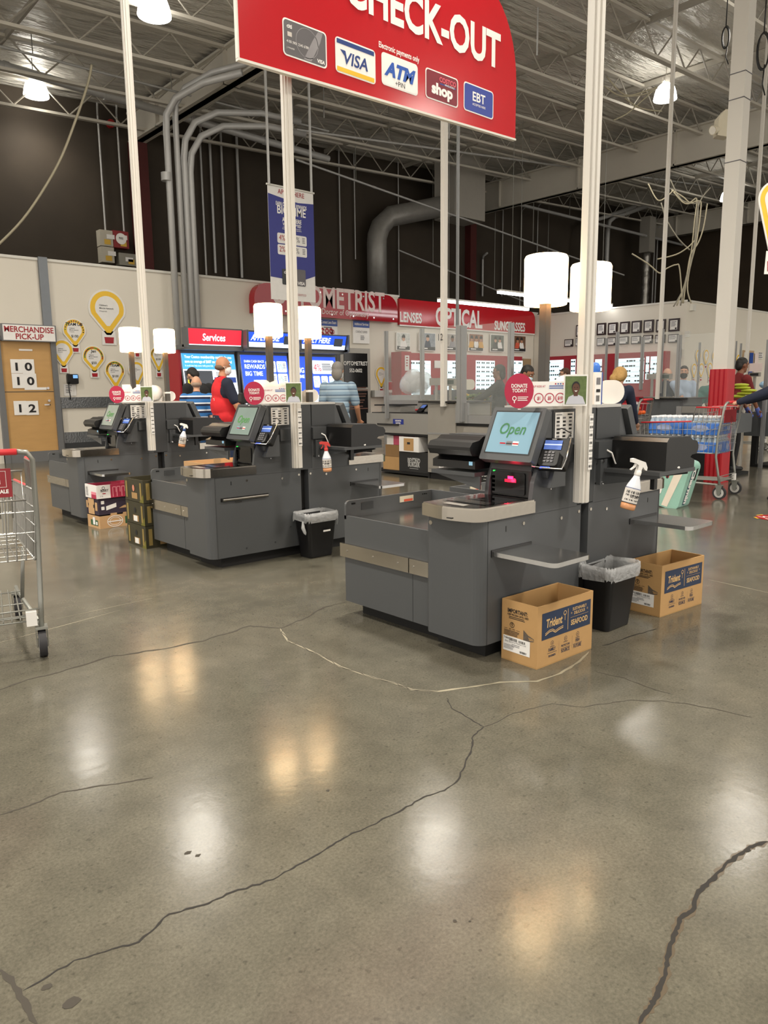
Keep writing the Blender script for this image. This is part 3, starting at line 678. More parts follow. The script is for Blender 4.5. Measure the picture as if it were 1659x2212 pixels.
mm.text('MERCHANDISE',(a+c)/2,(zb+zt)/2+.02,.13,redw,'c',.95,.02,.006,maxw=c-a-.12);mm.text('PICK-UP',(a+c)/2,zb+.04,.13,redw,'c',.95,.02,.006)
mm.thing('pickup_sign','white MERCHANDISE PICK-UP sign over the wooden dutch door','sign')
# grey vertical raceway on the wall
a,c,_,_=recY(85,600,104,600,y-.05);struct(M().box(a,c,y-.08,y,z1+.3,4.8,steelb),'trim_2')
# diamond plate rails
dp=mat('diamond_plate','8f9396',.3,.8,noise=.3,scale=30,bump=.4)
a,c,zb,zt=recY(124,857,330,880,y-.03)
mm=M();mm.box(a,c+6,y-.04,y,zb,zt,dp);struct(mm,'trim_3')
a2,c2,zb2,zt2=recY(138,930,330,948,y-.03);mm=M();mm.box(a2,c+6,y-.04,y,zb2-.05,zt2,dp);mm.box(a,a2,y-.05,y,.0,zt,fr_);mm.box(a2,c+6,y-.045,y,0,zb2-.05,charcd);struct(mm,'trim_4')
# balloon posters
yel2=mat('balloon_yellow','eec136',.5)
def balloon(l,t_,r,b,yy,lab,grp,deco=0,axis='y',name='balloon_poster',right=None):
    if axis=='y':a,c,zb,zt=recY(l,t_,r,b,yy)
    w=c-a;h=zt-zb;fr=(V(((a+c)/2,yy,zb)),Xv,Zv)
    balloon_at(fr,w,h,lab,grp,deco,name)
def balloon_at(fr,w,h,lab,grp,deco=0,name='balloon_poster'):
    o,r_,t2=fr;mm=M((V((0,0,0)),r_,t2));k=w/2
    def drop(s,cy,hh):
        P=[]
        for i in range(25):
            q=-PI*.15+PI*1.3*i/24;P.append((k*s*math.cos(q),cy+k*s*math.sin(q)))
        P.append((-k*s*.42,hh));P.append((0 if hh>h*.2 else -k*.3,hh-.02*h));P.append((k*s*.42,hh)) if 0 else None
        return P
    cy=h-k
    def dr(s,bot):
        P=[(k*s*math.cos(-.35+(PI+.7)*i/24),cy+k*s*math.sin(-.35+(PI+.7)*i/24)) for i in range(25)]
        return P+[(-k*s*.12,bot),(k*s*.12,bot)]
    mm.prism([(a,b) for a,b in dr(1.,h*.18)],-.012,0,paper,lambda a,b,c:tuple(mm.q(a,b,c)))
    mm.poly([(-k*.4,0),(k*.4,0),(k*.36,h*.25),(-k*.36,h*.25)],paper,.0)
    mm.poly(dr(.9,h*.22),yel2,.003);mm.poly([(a*.72,cy+(b-cy)*.72) for a,b in dr(.9,h*.22)],paper,.006)
    mm.poly([(-k*.22,h*.03),(k*.22,h*.03),(k*.26,h*.14),(-k*.26,h*.14)],redw,.004)
    tb=min(.06,w*.065)
    mm.text("Children's",-k*.42,cy+k*.12,tb*.62,ink,'l',1,.02,.008);mm.text('Miracle Network',-k*.42,cy-k*.03,tb*.62,ink,'l',1,.02,.008);mm.text('Hospitals',-k*.42,cy-k*.18,tb*.62,ink,'l',1,0,.008)
    rd=random.Random(deco)
    if deco:
        for i in range(26 if deco%2 else 14):
            q=-.2+(PI+.4)*i/(26 if deco%2 else 14);mm.disc(k*.78*math.cos(q),cy+k*.78*math.sin(q),k*.06,(ink,redw,mat('navy_dot','27306b',.5),grn)[rd.randrange(4)],.008,6)
        s={1:'TEAM',2:'TEAM UP',3:'Jen',4:'Team',5:'Cool'}.get(deco,'TEAM')
        mm.text(s,0,cy+k*.38,k*.26,ink,'c',1,.02,.01,.1);mm.text({1:'$100',2:'$100',3:'$50',4:'Goal',5:'$200'}.get(deco,'$'),0,cy-k*.62,k*.22,ink,'c',1,.01,.01)
    return tag(mm.build(name,None,loc=o),lab,'balloon poster',grp)
bg='hot-air balloon charity posters'
bl=[((192,625,272,745),'biggest yellow balloon charity poster high on the cream wall',0),((136,688,186,762),'yellow balloon poster lettered TEAM UP near the pick-up sign',2),((112,733,160,806),'plain yellow balloon poster beside the pick-up door, lowest left',0),
((178,746,227,816),'yellow balloon poster with coloured dots and scribbled name, centre of the cluster',3),((227,778,271,852),'yellow balloon poster with blue heart left of the farthest lamp pole',1),((279,707,311,772),'decorated balloon poster between the two farthest lamps',5),
((278,780,314,845),'yellow balloon poster half hidden by the farthest lamp pole',0),((325,748,359,815),'dotted balloon poster lettered TEAM right of the farthest post',1)]
for i,((l,t_,r,b),lab,dc) in enumerate(bl):balloon(l,t_,r,b,y-.02-.004*i,lab,bg,dc)
balloon(811,791,836,848,y-.03,'small yellow balloon poster right of the optometrist door',bg,0)
# wall phone
p=PY(155,819,y);e=empty('wall_phone',(p.x,y,p.z),'black desk phone hung on the cream wall under the balloon posters','phone')
mm=M();mm.rbox(-.13,.13,-.1,0,-.12,.12,black,.03,ax='y');mm.box(0,.11,-.11,-.1,.02,.1,mat('phone_screen','6f9fd0',.3,emit=.8));mm.build('phone_body',e)
mm=M();mm.rbox(-.15,-.08,-.14,-.08,-.1,.13,black,.03,ax='x');mm.tube([(-.12,-.1,-.1),(-.11,-.09,-.3),(-.09,-.08,-.42),(-.1,-.08,-.5)],.014,black,5);mm.build('handset',e)
a,c,zb,zt=recY(138,830,165,855,y-.02);M(frY(0,y-.01,0)).rect(a,zb,c,zt,paper).lines_(a+.05,c-.1,zb+.05,zt-.03,5,inkg,.004).thing('wall_notice','small white notices pinned below the wall phone','notice')
# services kiosks
yk=14.9
litw=mat('lit_white','dfe9f4',.3,emit=1.15);litb=mat('lit_blue','2b55d8',.3,emit=.85);litc=mat('lit_cyan','3f9ade',.3,emit=1.);litr=mat('lit_red','e02a3a',.3,emit=.95);litn=mat('lit_navy','1f3c86',.3,emit=.7)
litg=mat('lit_grey','4a4f58',.3,emit=.3);lity=mat('lit_yellow','e6c52c',.3,emit=.8);liti=mat('lit_ink_blue','4aa0d8',.3,emit=.8);litk=mat('lit_grn','49a860',.3,emit=.8);litrd=mat('lit_ink_red','d02a3a',.3,emit=.6)
kg=mat('kiosk_frame_grey','6a6d70',.4,.3)
xe=[PY(382,790,yk).x,PY(510,790,yk).x,PY(623,790,yk).x,PY(727,790,yk).x]
for i,(lab,hd) in enumerate((('lit services stand with a red Services header','Services'),('lit services stand with APPLY HERE header, left of the two','APPLY HERE'),('lit services stand with APPLY HERE header, right of the two','APPLY HERE'))):
    a,c=xe[i]+.04,xe[i+1]-.0
    e=empty('services_stand',((a+c)/2,yk,0),lab,'display stand','lit services stands')
    w=(c-a)/2-.03;hz=(2.55,2.52,2.5)[i]
    mm=M();mm.box(-w,w,.0,.5,0,2.5,kg);mm.box(-w-.05,-w,-.05,.5,0,2.5,redw if i==0 else kg);mm.box(-w,w,-.35,.0,.0,1.05,kg);mm.build('stand_body',e)
    T=Matrix.Translation((0,-.06,1.05));tl=.16
    mm=M((V((0,-.22,1.1)),Xv,(Zv+Yv*tl).normalized()));H=1.38
    mm.rect(-w,0,w,H,kg,.0);mm.rect(-w+.03,.03,w-.03,H-.03,litw,.012)
    if i==0:
        mm.rect(-w+.03,H-.37,w-.03,H-.03,litc,.016)
        mm.text('Your Costco membership could help you',-w+.09,H-.13,.06,litw,'l',1,.03,.02,maxw=2*w-.2);mm.text('save an average of $607 on auto insurance!',-w+.09,H-.23,.06,litw,'l',1,.03,.02,maxw=2*w-.2);mm.text('It could also help some really great kids.',-w+.09,H-.31,.04,litw,'l',.9,.0,.02,maxw=w)
        mm.rect(-w+.05,.62,-.02+w*.1,H-.4,litg,.016);mm.poly([(-w+.1,.64),(-w+.3,.64),(-w+.26,.95),(-w+.12,.92)],lity,.02);mm.disc(-w+.28,.88,.10,litn,.019);mm.disc(-w+.3,.86,.07,litw,.022)
        mm.rect(w*.12,.72,w-.05,.84,litn,.016);mm.rect(w*.1,.9,w-.25,.96,litw,.016);mm.lines_(w*.2,w-.12,.86,.95,3,inkg,.019)
        mm.text('CONNECT',-w+.12,.42,.11,liti,'l',.9,.02,.02,maxw=.5);mm.line([(-w+.12,.57),(-w+.37,.62),(-w+.6,.57)],.012,liti,.02);mm.lines_(.1,w-.1,.4,.6,4,liti,.02);mm.lines_(-w+.2,w-.4,.12,.3,4,inkg,.02);mm.text('COSTCO',w-.12,.06,.05,litr,'r',1,.03,.02)
    elif i==1:
        mm.poly([(-w+.03,H-.03),(-w+.03,.55),(-w+.25,.4),(w-.03,.35),(w-.03,H-.03)],litb,.014)
        mm.text('EARN CASH BACK',-w+.11,H-.2,.055,litw,'l',.85,.02,.02);mm.text('REWARDS',-w+.11,H-.34,.1,litw,'l',.85,.02,.02);mm.text('BIG TIME',-w+.11,H-.5,.1,litw,'l',.85,.02,.02);mm.text('ANYWHERE',-w+.3,H-.64,.045,litw,'l',.85,.02,.02)
        for j,(tx,m_) in enumerate((('4%',litrd),('3%',liti),('2%',litrd),('1%',litk))):
            u=.02+.30*(j%2);v=H-.42-.29*(j//2);mm.rect(u,v,u+.27,v+.26,litw,.018,.03);mm.text(tx,u+.03,v+.07,.13,m_,'l',.7,.0,.022,maxw=.14);mm.lines_(u+.17,u+.25,v+.08,v+.2,4,inkg,.022)
        mm.rect(-w+.3,.28,-w+.72,.55,litg,.02,.02);mm.text('VISA',-w+.69,.3,.04,litw,'r',1,.02,.024);mm.text('Costco Anywhere',.15,.2,.04,inkg,'l',.9,0,.02)
    else:
        mm.poly([(-w+.03,H-.03),(-w+.03,.5),(0,.42),(w-.03,.5),(w-.03,H-.03)],litb,.014)
        mm.text('BIG',-w+.12,H-.42,.12,litw,'l',.85,.03,.02);mm.text('TIME',-w+.12,H-.55,.08,litw,'l',.85,.02,.02)
        mm.rect(-.1,H-.45,w-.1,H-.12,litw,.018,.03);mm.text('4%',-.06,H-.38,.18,litrd,'l',.8,0,.022);mm.lines_(.2,w-.15,H-.38,H-.2,4,inkg,.022)
        for j,(tx,m_) in enumerate((('3%',liti),('2%',inkg),('1%',liti))):
            u=-.1+j*.24;mm.rect(u,H-.78,u+.2,H-.5,litw,.018,.03);mm.text(tx,u+.03,H-.7,.11,m_,'l',.7,0,.022,maxw=.14)
    mm.build('lit_poster',e)
    # tilted header box
    mm=M();a_=.06 if i==0 else .3
    up=(Zv-Yv*.3).normalized() if i else (Zv-Yv*.15).normalized()
    mm.fr=(V((0,-.35 if i else -.28,2.6)),Xv,up);hh=.34 if i==0 else .33
    mm.poly([(-w-.03,-.03),(w+.03,-.03),(w+.03,hh+.03),(-w-.03,hh+.03)],kg,0)
    for u in (-w-.05,w+.03):mm.box(u,u+.03,-.45 if i else -.32,.1,2.52,2.6,kg);mm.box(u,u+.03,-.5,-.25,2.55,2.95,kg)
    mm.box(-w-.03,w+.03,-.3,.1,2.5,2.6,kg)
    mm.rect(-w,0,w,hh,litr if i==0 else litb,.01)
    if i==0:mm.text('Services',0,.1,.15,litw,'c',.8,.02,.016);mm.rect(-w,-.01,w,.02,litw,.012)
    else:
        mm.rect(-w,0,w,.11,litw,.013);mm.text('APPLY HERE',-w+.08,.15,.13,litw,'l',.85,.03,.016,.2,maxw=2*w-.55);mm.rect(w-.36,.08,w-.1,.27,litg,.018,.02)
    mm.build('header',e)
# long conduits coming down in front of the wall
def pipe(name,pts,r,lab,cat='conduit',grp='conduits above the services wall',m=None,n=8):
    pts=[V(p) for p in pts];c=V((pts[-1].x,pts[-1].y,pts[-1].z))
    mm=M();mm.tube([p-c for p in pts],r,m or zincp,n);return tag(mm.build(name,None,loc=c),lab,cat,grp)
zincp=mat('conduit_paint','b8b8b6',.4,.2)
yc=YW-.35
for i,(px0,px1,pz) in enumerate(((357,378,None),(375,398,None),(396,412,None),(409,424,None))):
    b0=PY(px1,620,yc);b1=PY((350,368,386,402)[i],330,yc);q=PY((349,365,383,400)[i],270,yc)
    r_=(.085,.075,.085,.085)[i];x=b0.x;zz=(8.2,8.5,7.6,7.3)[i]
    if i<2:pts=[(x,yc,zz+1.2+.1*k)if 0 else (x+(0,.0,.15,.55,1.1)[k],yc-(0,.05,.3,1.,1.9)[k],zz+(0,.35,.7,.95,1.05)[k]) for k in range(4,-1,-1)]+[(x,yc,0)]
    else:pts=[(x+(0,.05,.3,.9,2.2,3.5)[k],yc-(0,.02,.1,.2,.3,.3)[k],zz+(0,.45,.9,1.25,1.5,1.55)[k]) for k in range(5,-1,-1)]+[(x,yc,0)]
    pipe('conduit',pts,r_,('leftmost thick conduit, bent at the roof, in front of the cream wall','second thick conduit from the left with a bend at the roof','third thick conduit curving right under the roof','rightmost of the four thick curved conduits')[i])
p=PY(359,382,yc);mm=M();mm.cyl((p.x,yc,p.z-.1),(p.x,yc,p.z+.1),.13,zincp,12);mm.thing('conduit_coupling','short coupling round the leftmost thick conduit','pipe fitting')
# banner
yb=16.2;a,c,_,_=recY(578,410,676,410,yb);zt=PY(577,397,yb).z;zb=PY(635,650,yb).z
e=empty('hanging_banner',((a+c)/2,yb,zb),'tall blue and white hanging banner about cash back rewards','banner')
mm=M((V((0,0,0)),Xv,Zv));w=(c-a)/2;H=zt-zb
mm.box(-w,w,0,.01,0,H,paper);mm.cyl((-w-.03,0,H),(w+.03,0,H),.025,white,8)
bp_=[(-w,H*.20),(-w*.3,H*.19),(w*.5,H*.2),(w,H*.245),(w,H*.9),(w*.3,H*.885),(-w*.3,H*.9),(-w,H*.925)]
mm.poly([(x,z) for x,z in bp_],blueD,.004)
mm.text('APPLY HERE',0,H*.935,.12,redw,'c',.9,.0,.008);mm.text('EARN CASH BACK REWARDS',0,H*.835,.09,wht,'c',.8,.02,.008,maxw=w*1.35);mm.text('BIG TIME',0,H*.765,.2,wht,'c',.8,.02,.008,maxw=w*1.35)
mm.text('ANYWHERE',0,H*.70,.1,wht,'c',.8,.03,.008,maxw=w*.85);mm.text('VISA ACCEPTED',0,H*.665,.07,wht,'c',.8,.03,.008,maxw=w*.85);mm.line([(-w*.4,H*.73),(w*.4,H*.73)],.01,wht,.008);mm.line([(-w*.4,H*.65),(w*.4,H*.65)],.01,wht,.008);mm.text('Exclusively for Costco members',0,H*.63,.04,wht,'c',.8,.0,.008,maxw=w*.85)
for j,tx in enumerate(('4%','3%','2%','1%')):
    u=-w*.66+(j%2)*w*.66;v=H*(.505 if j<2 else .405);mm.rect(u,v,u+w*.64,v+H*.09,paper,.008,.04);mm.text(tx,u+.05,v+.07,.14,(redw,inkg)[j%2],'l',.8,0,.012,maxw=.24);mm.lines_(u+.3,u+w*.58,v+.05,v+.2,4,inkg,.012)
mm.rect(-w*.5,H*.14,-w*.02,H*.28,charcd,.01,.03);mm.rect(w*.0,H*.14,w*.55,H*.29,cg,.01,.03);mm.text('citi',-w*.42,H*.24,.08,wht,'l',1,.02,.014);mm.text('VISA',w*.5,H*.15,.08,wht,'r',1,.03,.014,.15)
mm.text('citi',-w*.1,H*.05,.07,inkg,'c',1,0,.01);mm.text('COSTCO',w*.35,H*.05,.05,redw,'c',1,.0,.01);mm.build('banner_sheet',e)
for s in (-1,1):
    mm=M().cyl((s*w*.93,0,H),(s*w*.93,0,zc(9)-zb-.2),.035,zincp,6);mm.build('hanging_tube',e)
# optometrist sign, glossy red plexiglass with curved corners
yo=YW-.25;a=PY(548,650,yo).x;c=PY(857,670,yo).x;zt=PY(856,640,yo).z;zb=PY(856,697,yo).z
e=empty('optometrist_sign',((a+c)/2,yo,zb),'glossy red curved-corner OPTOMETRIST sign on the cream wall','sign')
mm=M((V((0,0,0)),Xv,Zv));w=(c-a)/2;H=zt-zb
glr=mat('glossy_red','a81a28',.08,noise=.1,scale=2)
P=[(-w,0),(w,0)]+[(w-.45+.45*math.cos(q),H-.45+.45*math.sin(q)) for q in [PI/2*i/6 for i in range(7)]]+[(-w+.45-.45*math.sin(q),H-.45+.45*math.cos(q)) for q in [PI/2*i/6 for i in range(7)]]
mm.prism(P,-.04,.25,glr,lambda a,b,c:(a,c,b))
pk=mat('sign_letter_pale','e2cfcc',.4)
mm.text('OPTOMETRIST',.0,H*.36,.62,pk,'c',.78,.022,.045,maxw=w*1.86);mm.text('Independent Doctor of Optometry',0,H*.12,.17,pk,'c',.9,.01,.045,maxw=w*1.25)
for i in range(13):mm.disc(-w+.2+i*(2*w-.4)/12,(.1,H-.12)[i%2],.03,chrome,.05,8)
mm.build('sign_panel',e)
# optometrist doors and notices
ya=YW-.06;a,c,_,zt=recY(722,752,797,752,ya)
mm=M();al=mat('door_aluminium','a7a39b',.4,.4)
mm.box(a,c,ya-.05,ya+.03,0,zt,al)
xm=PY(737,800,ya).x
for (l,r) in ((PY(724,800,ya).x,PY(733,800,ya).x),(PY(741,800,ya).x,PY(791,800,ya).x)):
    dg=mat('dark_glass','1b1b1d',.06,noise=.6,scale=6);mm.box(l,r,ya-.07,ya-.04,1.72,zt-.16,dg);mm.box(l,r,ya-.07,ya-.04,.2,1.6,dg)
struct(mm,'door_2')
mm=M(frY(0,ya-.08,0));p=PY(765,786,ya);mm.text('OPTOMETRIST',p.x,p.z-.05,.13,wht,'c',.85,.02,.0);mm.text('552-0602',p.x,p.z-.27,.12,wht,'c',.85,.02,.0)
for v in range(4):mm.lines_(p.x-.5,p.x+.5,p.z-.9-.2*v,p.z-.75-.2*v,2,mat('shelf_goods','6e4a3c',.6,noise=.5),.0)
mm.build('door_lettering',CR[-1])
for (l,t_,r,b,kind) in ((691,690,729,742,0),(763,694,798,742,1)):
    a,c,zb,zt=recY(l,t_,r,b,ya);mm=M(frY(0,ya,0));mm.box(a,c,ya,ya+.05,zb,zt,wht);mm.rect(a,zt-.2,c,zt,blueS,.004)
    if kind==0:
        mm.text('Contact Lens Exam',(a+c)/2,zt-.13,.09,wht,'c',.9,.02,.008,maxw=c-a-.1);mm.text('$89',(a+c)/2-.08,zb+.18,.3,redw,'c',.8,.02,.008);mm.text('00',c-.2,zb+.3,.13,redw,'c',.8,.02,.008);mm.lines_(a+.15,c-.15,zt-.3,zt-.23,1,inkg,.008);lab='white and blue Contact Lens Exam price notice reading $89.00'
    else:
        mm.text('Additional Services',(a+c)/2,zt-.13,.08,wht,'c',.9,.02,.008,maxw=c-a-.1);mm.text('CONTACT LENSES',(a+c)/2,zt-.37,.07,inkg,'c',.9,.0,.008,maxw=c-a-.2);mm.lines_(a+.3,c-.2,zb+.1,zt-.45,6,inkg,.008);lab='white and blue Additional Services notice above the optometrist door'
    mm.thing('service_notice',lab,'notice','optometry notices')
# silver ledge box, flyers, extinguisher at the wall end
a,c,zb,zt=recY(801,843,861,857,ya);M().box(a,c,ya-.2,ya,zb,zt,mat('satin_ledge','c9c9c6',.3,.6)).thing('metal_ledge','shiny metal ledge on the wall end right of the optometrist door','ledge')
a,c,zb,zt=recY(838,824,860,848,ya-.25);mm=M(frY(0,ya-.22,0));mm.box(a,c,ya-.22,ya-.2,zb,zt,wht);mm.rect(a+.02,zt-.28,a+.3,zt-.02,redsign,.004);mm.rect(a+.32,zt-.28,c-.02,zt-.02,MC['photo_foliage'],.004);mm.thing('ledge_flyer','small red and white flyer standing on the metal ledge','flyer')
# optical sign band
yo=YW-.04;a=PY(858,680,yo).x+.05;c=PY(1153,700,yo).x;zt=PY(860,645,yo).z;zb=PY(1000,712,yo).z
mm=M((V((0,0,0)),Xv,Zv));e=empty('optical_sign',((a+c)/2,yo,zb),'wide red LENSES OPTICAL SUNGLASSES sign band','sign');w=(c-a)/2;H=zt-zb
P=[(-w,0),(w,0)]+[(w-.3+.3*math.cos(q),H-.3+.3*math.sin(q)) for q in [PI/2*i/5 for i in range(6)]]+[(-w,H)]
mm.prism(P,-.06,.05,redsign,lambda a,b,c:(a,c,b));mm.box(-w,w,-.066,.05,-.02,.02,wht)
for tx,px,h_,dz in (('LENSES',885,.33,.12),('OPTICAL',990,.62,.1),('SUNGLASSES',1099,.33,.08)):
    x=PY(px,700,yo).x-(a+c)/2;mm.text(tx,x,dz,h_,wht,'c',.72,.03,.07)
mm.build('sign_panel',e)
# eyewear posters
ph=[mat('poster_photo_%d'%i,c_,.4,noise=.7,scale=12) for i,c_ in enumerate(('c9ccc6','8a9199','aaa39b','8c5a3a','5d6258','6a4a35'))]
for i,(l,r,t_,b) in enumerate(((855,884,719,757),(904,939,719,758),(960,990,721,758),(1011,1042,721,759),(1058,1087,723,760),(1106,1134,725,760))):
    a,c,zb,zt=recY(l,t_,r,b,yo);mm=M(frY(0,yo-.04,0));mm.box(a,c,yo-.04,yo,zb,zt,wht);mm.rect(a+.02,zb+.02,c-.02,zt-.02,ph[i],.004);mm.rect(a+.02,zb+.02,c-.02,zb+.14,ink,.008);mm.rect(a+.1,zb+.06,a+.4,zb+.1,wht,.012)
    u=(a+c)/2;n_=(1,1,1,3,2,2)[i]
    hp=zt-zb;k_=hp/1.0
    for j in range(n_):
        uu=u+(j-(n_-1)/2)*.26;sk=(skinB,skinB,skinC,skinA,skinB,skinA)[i]
        mm.poly([(uu-.17,zb+.2*k_),(uu+.17,zb+.2*k_),(uu+.1,zb+.56*k_),(uu-.1,zb+.56*k_)],(wht,navy,mat('poster_top_grey','8f8d90',.5),mat('poster_top','d6a040',.5),charcd,mat('poster_top_red','d05a40',.5))[i] if j!=1 or i<3 else wht,.010)
        mm.disc(uu,zb+.70*k_,.075,sk,.014,14,.11);mm.poly([(uu+.08*math.cos(q),zb+.74*k_+.1*math.sin(q)) for q in [PI*k/8 for k in range(9)]],ink,.016)
        if i in (0,3,4,5):mm.rect(uu-.07,zb+.70*k_,uu-.01,zb+.74*k_,ink,.018);mm.rect(uu+.01,zb+.70*k_,uu+.07,zb+.74*k_,ink,.018)
    mm.thing('eyewear_poster','eyewear poster of %s under the optical sign'%(('a man framed by big glasses','a man at a computer screen','a woman on white','a laughing group of friends','two older people in sunglasses','a hugging couple in sunglasses')[i]),'poster','eyewear posters under the optical sign')
# eyeglass displays
lw=mat('display_lit','cfe6ea',.3,emit=.9);lw2=mat('display_shelf','aebcc0',.4,emit=.35);gl=mat('eyeglass_frames','2a3038',.4)
def display(fr,u0,u1,v0,v1,mm,ms,cols,dark=1.):
    mm.rect(u0,v0,u1,v1,lw,.01);nr=max(4,int((v1-v0)/.16));w_=(u1-u0)/cols
    for j in range(nr):
        v=v0+(j+.5)*(v1-v0)/nr
        mm.rect(u0+.02,v-.05,u1-.02,v-.04,lw2,.014)
        for i in range(cols):
            u=u0+(i+.5)*w_
            if random.random()<dark:
                ms.rect(u-.09,v-.03,u-.01,v+.025,gl,.02,.02);ms.rect(u+.01,v-.03,u+.09,v+.025,gl,.02,.02)
def display_wall(name,fr,U0,U1,z0,z1,cells,lab):
    e=empty(name,fr[0],lab,'eyewear display');f=(V((0,0,0)),fr[1],fr[2])
    mm=M(f);nrm=fr[1].cross(fr[2])
    P=[(U0,z0),(U1,z0),(U1,z1),(U0,z1)]
    vs=[mm.q(a,b,0) for a,b in P]+[mm.q(a,b,-.3) for a,b in P]
    mm.add(vs,[(0,1,2,3),(7,6,5,4),(0,4,5,1),(1,5,6,2),(2,6,7,3),(3,7,4,0)],redw);mm.build('display_case',e)
    for (u0,u1,v0,v1,cols,dk) in cells:
        a=M(f);b=M(f);display(f,u0,u1,v0,v1,a,b,cols,dk);o=a.build('lit_backboard',e)
        if b.v:
            g=b.build('eyeglasses',e);g['kind']='stuff'
yd=YW-.35
def cellsY(L,ox,oz,yy):
    out=[]
    for (l,r,t_,b,cols,dk) in L:
        a,c,zb,zt=recY(l,t_,r,b,yy);out.append((a-ox,c-ox,zb-oz,zt-oz,cols,dk))
    return out
ox=PY(885,770,yd).x;z1_=PY(1000,766,yd).z
display_wall('sunglasses_display',(V((ox,yd,0)),Xv,Zv),-.15,PY(1128,780,yd).x-ox,.3,z1_,cellsY([(885,930,779,862,4,.5),(966,985,779,850,2,.4),(1027,1068,779,845,4,.95),(1103,1128,779,850,2,.5)],ox,0,yd),'red sunglasses display wall with lit white backboards under the optical posters')
mm=M();a,c,zb,zt=recY(863,760,884,885,yd-.3);mm.box(a,c,yd-.4,yd+.1,0,zt,redw);mm.box(a,c,yd-.41,yd-.4,1.4,1.42,charcd);mm.fr=frY(0,yd-.4,0);mm.rect(a+.15,2.25,c-.1,2.75,paper,.01);mm.lines_(a+.2,c-.15,2.35,2.7,4,redw,.014);mm.thing('red_cabinet','tall red cabinet with a white notice at the end of the cream wall','cabinet')
a,c,zb,zt=recY(938,779,955,795,yd-.02);M().box(a,c,yd-.04,yd-.02,zb,zt,paper).thing('wall_frame_notice','small framed notice between the sunglasses boards','notice')
# wooden door at the corner
a,c,_,zt=recY(1130,775,1146,775,YW-.03);mm=M();mm.box(a,c,YW-.06,YW,0,zt,mat('tan_door','a98e6c',.5));struct(mm,'door_3')
# displays on the certificate wall
xd=XC-.3
def cellsX(L,oy):
    out=[]
    for (l,r,t_,b,cols,dk) in L:
        a,c,zb,zt=recX(l,t_,r,b,xd);out.append((oy-a,oy-c,zb,zt,cols,dk))
    return out
yy0=PX(1178,780,xd).y;yy1=PX(1438,780,xd).y;z1_=PX(1400,760,xd).z
display_wall('eyeglasses_display',(V((xd,yy0,0)),-Yv,Zv),0,yy0-yy1,.35,z1_,cellsX([(1180,1217,778,850,4,.6),(1233,1243,776,835,1,1.),(1285,1300,776,830,2,.3),(1335,1391,774,828,6,.35),(1395,1402,770,820,1,.3),(1405,1420,770,812,2,.3)],yy0),'long red eyeglasses display on the certificate wall')
# certificates
blackf=mat('frame_dark','2a1a1a',.4)
cg_='framed certificates in two rows'
def cert(l,t_,r,b,lab,thick):
    xx=XC-.03;a,c,zb,zt=recX(l,t_,r,b,xx);mm=M((V((xx-.03,0,0)),-Yv,Zv))
    mm.box(xx-.03,xx+.02,a,c,zb,zt,blackf);fw=(a-c)*(.16 if thick else .09);mm.rect(-a+fw,zb+fw,-c-fw,zt-fw,paper,.006)
    mm.lines_(-a+fw*1.6,-c-fw*1.6,zb+(zt-zb)*.35,zt-fw*1.6,4,inkg,.01);mm.disc(-c-fw*1.8,zb+fw*1.6,.035,ink,.01,8);mm.thing('framed_certificate',lab,'certificate',cg_)
ordn=['first','second','third','fourth','fifth','sixth','seventh','eighth']
for i,(l,r) in enumerate(((1245,1258),(1290,1309),(1314,1334),(1340,1360),(1365,1386),(1391,1412),(1418,1438),(1445,1468))):
    cert(l,(702,698,697,695,693,691,690,688)[i],r,(727,724,723,721,720,718,717,716)[i],'dark thick-framed certificate, %s from the left in the upper row'%ordn[i],True)
for i,(l,r) in enumerate(((1220,1238),(1244,1252),(1290,1307),(1313,1331),(1338,1358),(1364,1384),(1390,1410),(1416,1437),(1444,1465))):
    cert(l,(733,731,730,729,727,726,724,723,722)[i],r,(749,747,747,746,744,743,742,741,740)[i],'thin-framed landscape certificate, %s from the left in the lower row'%((ordn+['ninth'])[i]),False)
cert(1463,753,1472,774,'small framed notice at the right end of the certificate wall',False)
# balloons on the office wall behind the white column
yb2=y2-.03
for (l,t_,r,b,s) in ((1502,754,1514,793,'behind a grey post, upper left'),(1519,754,1531,796,'in the middle of the upper row'),(1538,756,1550,797,'half behind the white column'),(1493,784,1505,825,'at the lower left'),(1508,783,1521,824,'second in the lower row'),(1527,782,1539,826,'lower row, beside the white column'),(1589,764,1602,806,'right of the white column')):
    balloon(l,t_,r,b,yb2,'small pale balloon poster on the office wall, %s'%s,'balloon posters on the office wall')
a,c,zb,zt=recY(1604,757,1628,800,yb2);mm=M(frY(0,yb2,0));mm.box(a,c,yb2,yb2+.02,0,zt,mat('notice_board','b59a7a',.6));
for i in range(7):
    u=a+.1+(i%3)*.5;v=zt-.5-(i//3)*.5;mm.rect(u,v,u+.35,v+.42,(paper,blueS,pinkw)[i%3],.01)
mm.thing('notice_board','office notice board with blue and white papers right of the column','notice board')
a,c,zb,zt=recY(1637,762,1648,775,yb2);M(frY(0,yb2,0)).rect(a,zb,c,zt,paper).lines_(a+.05,c-.05,zb,zt,3,inkg,.01).thing('wall_notice','small white notice high on the office wall at the right edge','notice')
